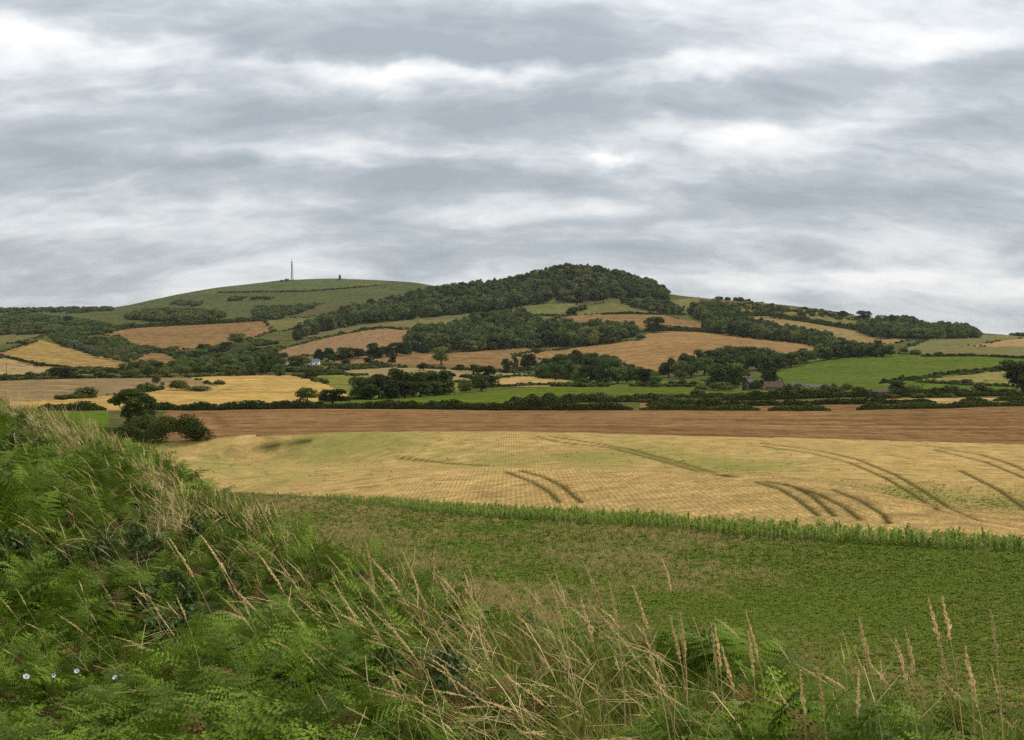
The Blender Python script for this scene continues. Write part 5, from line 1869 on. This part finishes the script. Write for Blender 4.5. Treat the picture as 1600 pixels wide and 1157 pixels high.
def with_tint(me, seed):
    nv = len(me.vertices)
    a = me.attributes.new('tint', 'FLOAT', 'POINT')
    a.data.foreach_set('value', np.repeat(np.random.default_rng(seed).random(nv // 4 + 1), 4)[:nv].astype(np.float32))
    return me


def stalk_proto(i):
    r = random.Random(900 + i)
    L = r.uniform(.7, 1.0)
    lean = r.uniform(.15, .6)
    pts = [(-(lean * s ** 1.8) * L * .8, r.uniform(-.01, .01), L * (s - .18 * lean * s * s * 1.2)) for s in np.linspace(0, 1, 8)]
    a, b = stalk_geom(pts, .0015, L * r.uniform(.16, .28), r, .95, .0015)
    off = len(a.v)
    a.v += b.v
    a.f4 += [tuple(off + k for k in f) for f in b.f4]
    # a couple of dry blades
    for k in range(3):
        an = r.uniform(0, 6.28)
        l = r.uniform(.25, .5)
        w = .0026
        q = [(math.cos(an) * l * s * s - .12 * s, math.sin(an) * l * s * s, l * (1.1 * s - .5 * s * s)) for s in (0, .35, .7, 1)]
        for (p0, p1) in zip(q[:-1], q[1:]):
            a.quad((p0[0] - w * math.sin(an), p0[1] + w * math.cos(an), p0[2]), (p0[0] + w * math.sin(an), p0[1] - w * math.cos(an), p0[2]), (p1[0] + w * .7 * math.sin(an), p1[1] - w * .7 * math.cos(an), p1[2]), (p1[0] - w * .7 * math.sin(an), p1[1] + w * .7 * math.cos(an), p1[2]))
    return proto('grass_source_%d' % i, with_tint(a.mesh('grass_stalk', M['straw']), i))


GRASS = [stalk_proto(i) for i in range(6)]
X, Y, z, s, r = bank_points(90000, 97, -1.1, 1.6, 4.2, 60)
clump = fbm(X / .9, Y / 1.6, 99, 3)
wgt = np.exp(-((s - .35) / .55) ** 2) * np.clip(.45 + .9 * clump, .04, 1)
far = np.clip(Y / 14, .18, 1.0)
pxg = 800 + F * X / Y
wgt = wgt * np.where(pxg > 1060, .025, np.where(pxg > 820, .09, np.where(pxg > 520, .19, .75 * far)))
ok = r.random(len(X)) < wgt
X, Y, z, s = X[ok], Y[ok], z[ok], s[ok]
n = len(X)
print('grass', n)
scatter('dry_grass', np.stack([X, Y, z], 1), np.stack([r.normal(0, .22, n), r.normal(-.12, .22, n), r.normal(0, .7, n)], 1), r.uniform(.40, .75, n) * np.clip(.75 + Y / 60, .75, 1.1), r.integers(0, 6, n), GRASS, 'mass of dry pale grass along the edge of the bank', 'grass')
X, Y, z, s, r = bank_points(26000, 103, -22, -.5, 5.0, 40)
pxg = 800 + F * X / Y
tang = np.exp(-((pxg - 740) / 230) ** 2) * np.exp(-((Y - 7.4) / 1.9) ** 2)
ok = r.random(len(X)) < .03 * np.clip(1 + 2.2 * fbm(X / 2, Y / 3, 105, 2), 0, 3) + .14 * tang * np.clip(.6 + 1.2 * fbm(X / .5, Y / .8, 107, 2), 0, 1.5)
X, Y, z = X[ok], Y[ok], z[ok]
n = len(X)
print('grass in bracken', n)
scatter('leaning_dry_grass', np.stack([X, Y, z + .1], 1), np.stack([r.normal(0, .3, n), r.normal(-.45, .3, n), r.normal(0, .5, n)], 1), r.uniform(.45, .8, n), r.integers(0, 6, n), GRASS, 'scattered dry grass stalks leaning through the bracken', 'grass')

# ---- single grass stalks that stand out (tip and foot in photograph pixels, distance)
STALKS = [
    (1341, 964, 1392, 1150, 4.4, 'lone pale seed stalk left of the bottom right cluster'),
    (1402, 1000, 1462, 1150, 4.3, 'short leaning stalk at the left of the bottom right cluster'),
    (1421, 986, 1456, 1150, 4.35, 'short stalk leaning beside the left of the bottom right cluster'),
    (1438, 928, 1520, 1152, 4.1, 'longest stalk of the bottom right cluster with a drooping plume'),
    (1473, 932, 1512, 1150, 4.15, 'upright stalk crossing the longest plume at the bottom right'),
    (1463, 993, 1512, 1150, 4.2, 'thick pale stalk low in the bottom right cluster'),
    (1550, 955, 1556, 1152, 4.1, 'rightmost straight vertical seed stalk'),
    (1499, 1004, 1514, 1150, 4.25, 'short stalk between the plume and the vertical stalk'),
    (1527, 1044, 1556, 1150, 4.3, 'small stalk left of the rightmost vertical stalk'),
    (1272, 1042, 1290, 1150, 4.6, 'small low stalk at the bottom between centre and right cluster'),
    (1243, 1040, 1250, 1150, 4.6, 'tiny pale stalk at the bottom right of centre'),
    (1342, 1048, 1300, 1140, 4.6, 'small stalk leaning to the right beside the lone pale stalk'),
    (910, 876, 1030, 1130, 5.6, 'tall pale stalk leaning left against the green field, bottom centre'),
    (988, 914, 1070, 1100, 5.4, 'second tall stalk leaning left, right of the tallest central one'),
    (951, 906, 975, 1060, 5.8, 'thin upright stalk between the two tall central stalks'),
    (908, 938, 960, 1080, 5.8, 'thin stalk leaning left under the tallest central stalk'),
    (862, 915, 905, 1040, 6.4, 'thin stalk tip left of the tallest central stalk'),
    (790, 910, 850, 1050, 7.0, 'stalk leaning left over the bracken edge near the centre'),
    (1047, 962, 1085, 1110, 5.4, 'thin stalk leaning left, right of the central pair'),
    (1066, 960, 1068, 1100, 5.6, 'thin upright stalk right of the central pair'),
    (1112, 975, 1118, 1110, 5.4, 'leftmost of three thin upright stalks in the dry patch'),
    (1121, 980, 1124, 1110, 5.4, 'middle of three thin upright stalks in the dry patch'),
    (1170, 988, 1176, 1110, 5.2, 'rightmost of three thin upright stalks in the dry patch'),
    (1126, 1006, 1170, 1110, 5.2, 'short thick stalk leaning left among the thin upright stalks'),
    (1005, 983, 1060, 1110, 5.2, 'bent stalk below the second tall central stalk'),
    (577, 870, 720, 1020, 8.0, 'heavy pale plume leaning far left above the bracken'),
    (628, 855, 690, 960, 8.6, 'thin stalk rising behind the heavy pale plume'),
    (575, 848, 585, 930, 9.0, 'thin kinked stalk tip left of the heavy plume'),
    (425, 862, 520, 960, 9.0, 'long plume leaning left in the middle of the bracken'),
    (400, 865, 500, 960, 8.6, 'long nodding plume just left of the middle bracken plume'),
    (520, 905, 610, 1010, 7.6, 'nodding plume low between bracken and dry grass'),
    (600, 970, 720, 1090, 6.6, 'thick plume low in the dry tangle near the bottom centre'),
    (310, 838, 400, 920, 9.6, 'straight pale stalk lying on the bracken, right of two'),
    (265, 840, 345, 895, 9.4, 'straight brown stalk lying on the bracken, left of two'),
]


def single_stalk(tx, ty, bx, by, Y, label, i):
    r = random.Random(2000 + i)
    tip = Vector(((tx - 800) / F * Y, Y + r.uniform(-.1, .1), (HY - ty) / F * Y))
    b = Vector(((bx - 800) / F * Y, Y, (HY - by) / F * Y))
    gz = float(bank_z(b.x, Y))
    b.z = gz if b.z > gz else b.z
    b.z = min(b.z, gz - .02) if abs(b.z - gz) < .4 else gz - .02
    ln = (tip - b).length
    side = Vector((tip.z - b.z, 0, -(tip.x - b.x))).normalized()
    pts = []
    for k in range(10):
        s = k / 9
        p = b.lerp(tip, s) + side * ln * .10 * (s * (1 - s)) * 1.3 + Vector((0, r.uniform(-.003, .003), 0))
        pts.append(tuple(p - b))
    hl = min(ln * .42, .13 + .035 * (Y - 4))
    st, hd = stalk_geom(pts, .0014 + .0002 * Y, hl, r, .75 + .10 * Y / 5, .0012 + .00028 * Y)
    o = empty('grass_stalk', tuple(b))
    obj('stem', with_tint(st.mesh('stem', M['straw_dark']), i), o)
    obj('seed_head', with_tint(hd.mesh('seed_head', M['straw']), i + 50), o)
    tag(o, label, 'grass stalk', 'tall dry grass stalks in front')


for i, q in enumerate(STALKS):
    single_stalk(*q, i)

# ---- white bindweed flowers


def bindweed(px, py, Y, label, seed):
    r = random.Random(seed)
    m = MB()
    n = 14
    prof = [(.004, 0), (.008, .02), (.016, .04), (.032, .052), (.036, .054)]
    for (r0, z0), (r1, z1) in zip(prof[:-1], prof[1:]):
        for j in range(n):
            a, b = 2 * math.pi * j / n, 2 * math.pi * (j + 1) / n
            w0, w1 = 1 + .08 * math.cos(5 * a), 1 + .08 * math.cos(5 * b)
            m.quad((r0 * w0 * math.cos(a), r0 * w0 * math.sin(a), z0), (r0 * w1 * math.cos(b), r0 * w1 * math.sin(b), z0), (r1 * w1 * math.cos(b), r1 * w1 * math.sin(b), z1), (r1 * w0 * math.cos(a), r1 * w0 * math.sin(a), z1))
    o = empty('bindweed_flower', ((px - 800) / F * Y, Y, (HY - py) / F * Y))
    o.rotation_euler = (R(60 + r.uniform(-25, 15)), 0, r.uniform(-.8, .8))
    k = r.uniform(.22, .38)
    o.scale = (k, k, k)
    obj('petal', m.mesh('petal', M['petal'], True), o)
    c = MB()
    c.tube([(0, 0, -.16), (.01, 0, -.08), (0, 0, .006)], [.002, .003, .005], 5)
    obj('stem', with_tint(c.mesh('stem', M['bramble']), 3), o)
    tag(o, label, 'flower')


bindweed(40, 1062, 5.2, 'leftmost white bindweed flower at the bottom of the bracken', 1)
bindweed(82, 1056, 5.3, 'big white bindweed flower, second from the left at the bottom', 2)
bindweed(121, 1052, 5.4, 'white bindweed flower, third from the left at the bottom', 3)
bindweed(183, 1062, 5.2, 'white bindweed flower farthest right at the bottom of the bracken', 4)
bindweed(49, 656, 19.0, 'single white flower high on the bank at the left', 5)

# ------------------------------------------------------------------ haze
hz = MB()
hz.box(-7000, 7000, -30, 6700, -60, 230)
m, t, out = new_mat('thin summer haze')
pv = t.node('ShaderNodeVolumePrincipled')
pv.inputs['Color'].default_value = (.86, .92, 1.0, 1)
pv.inputs['Density'].default_value = 0.00002
pv.inputs['Anisotropy'].default_value = 0.2
t.l.new(pv.outputs[0], out.inputs['Volume'])
ho = obj('haze', hz.mesh('haze', m))
tag(ho, 'thin summer haze over the whole landscape', 'haze', kind='stuff')
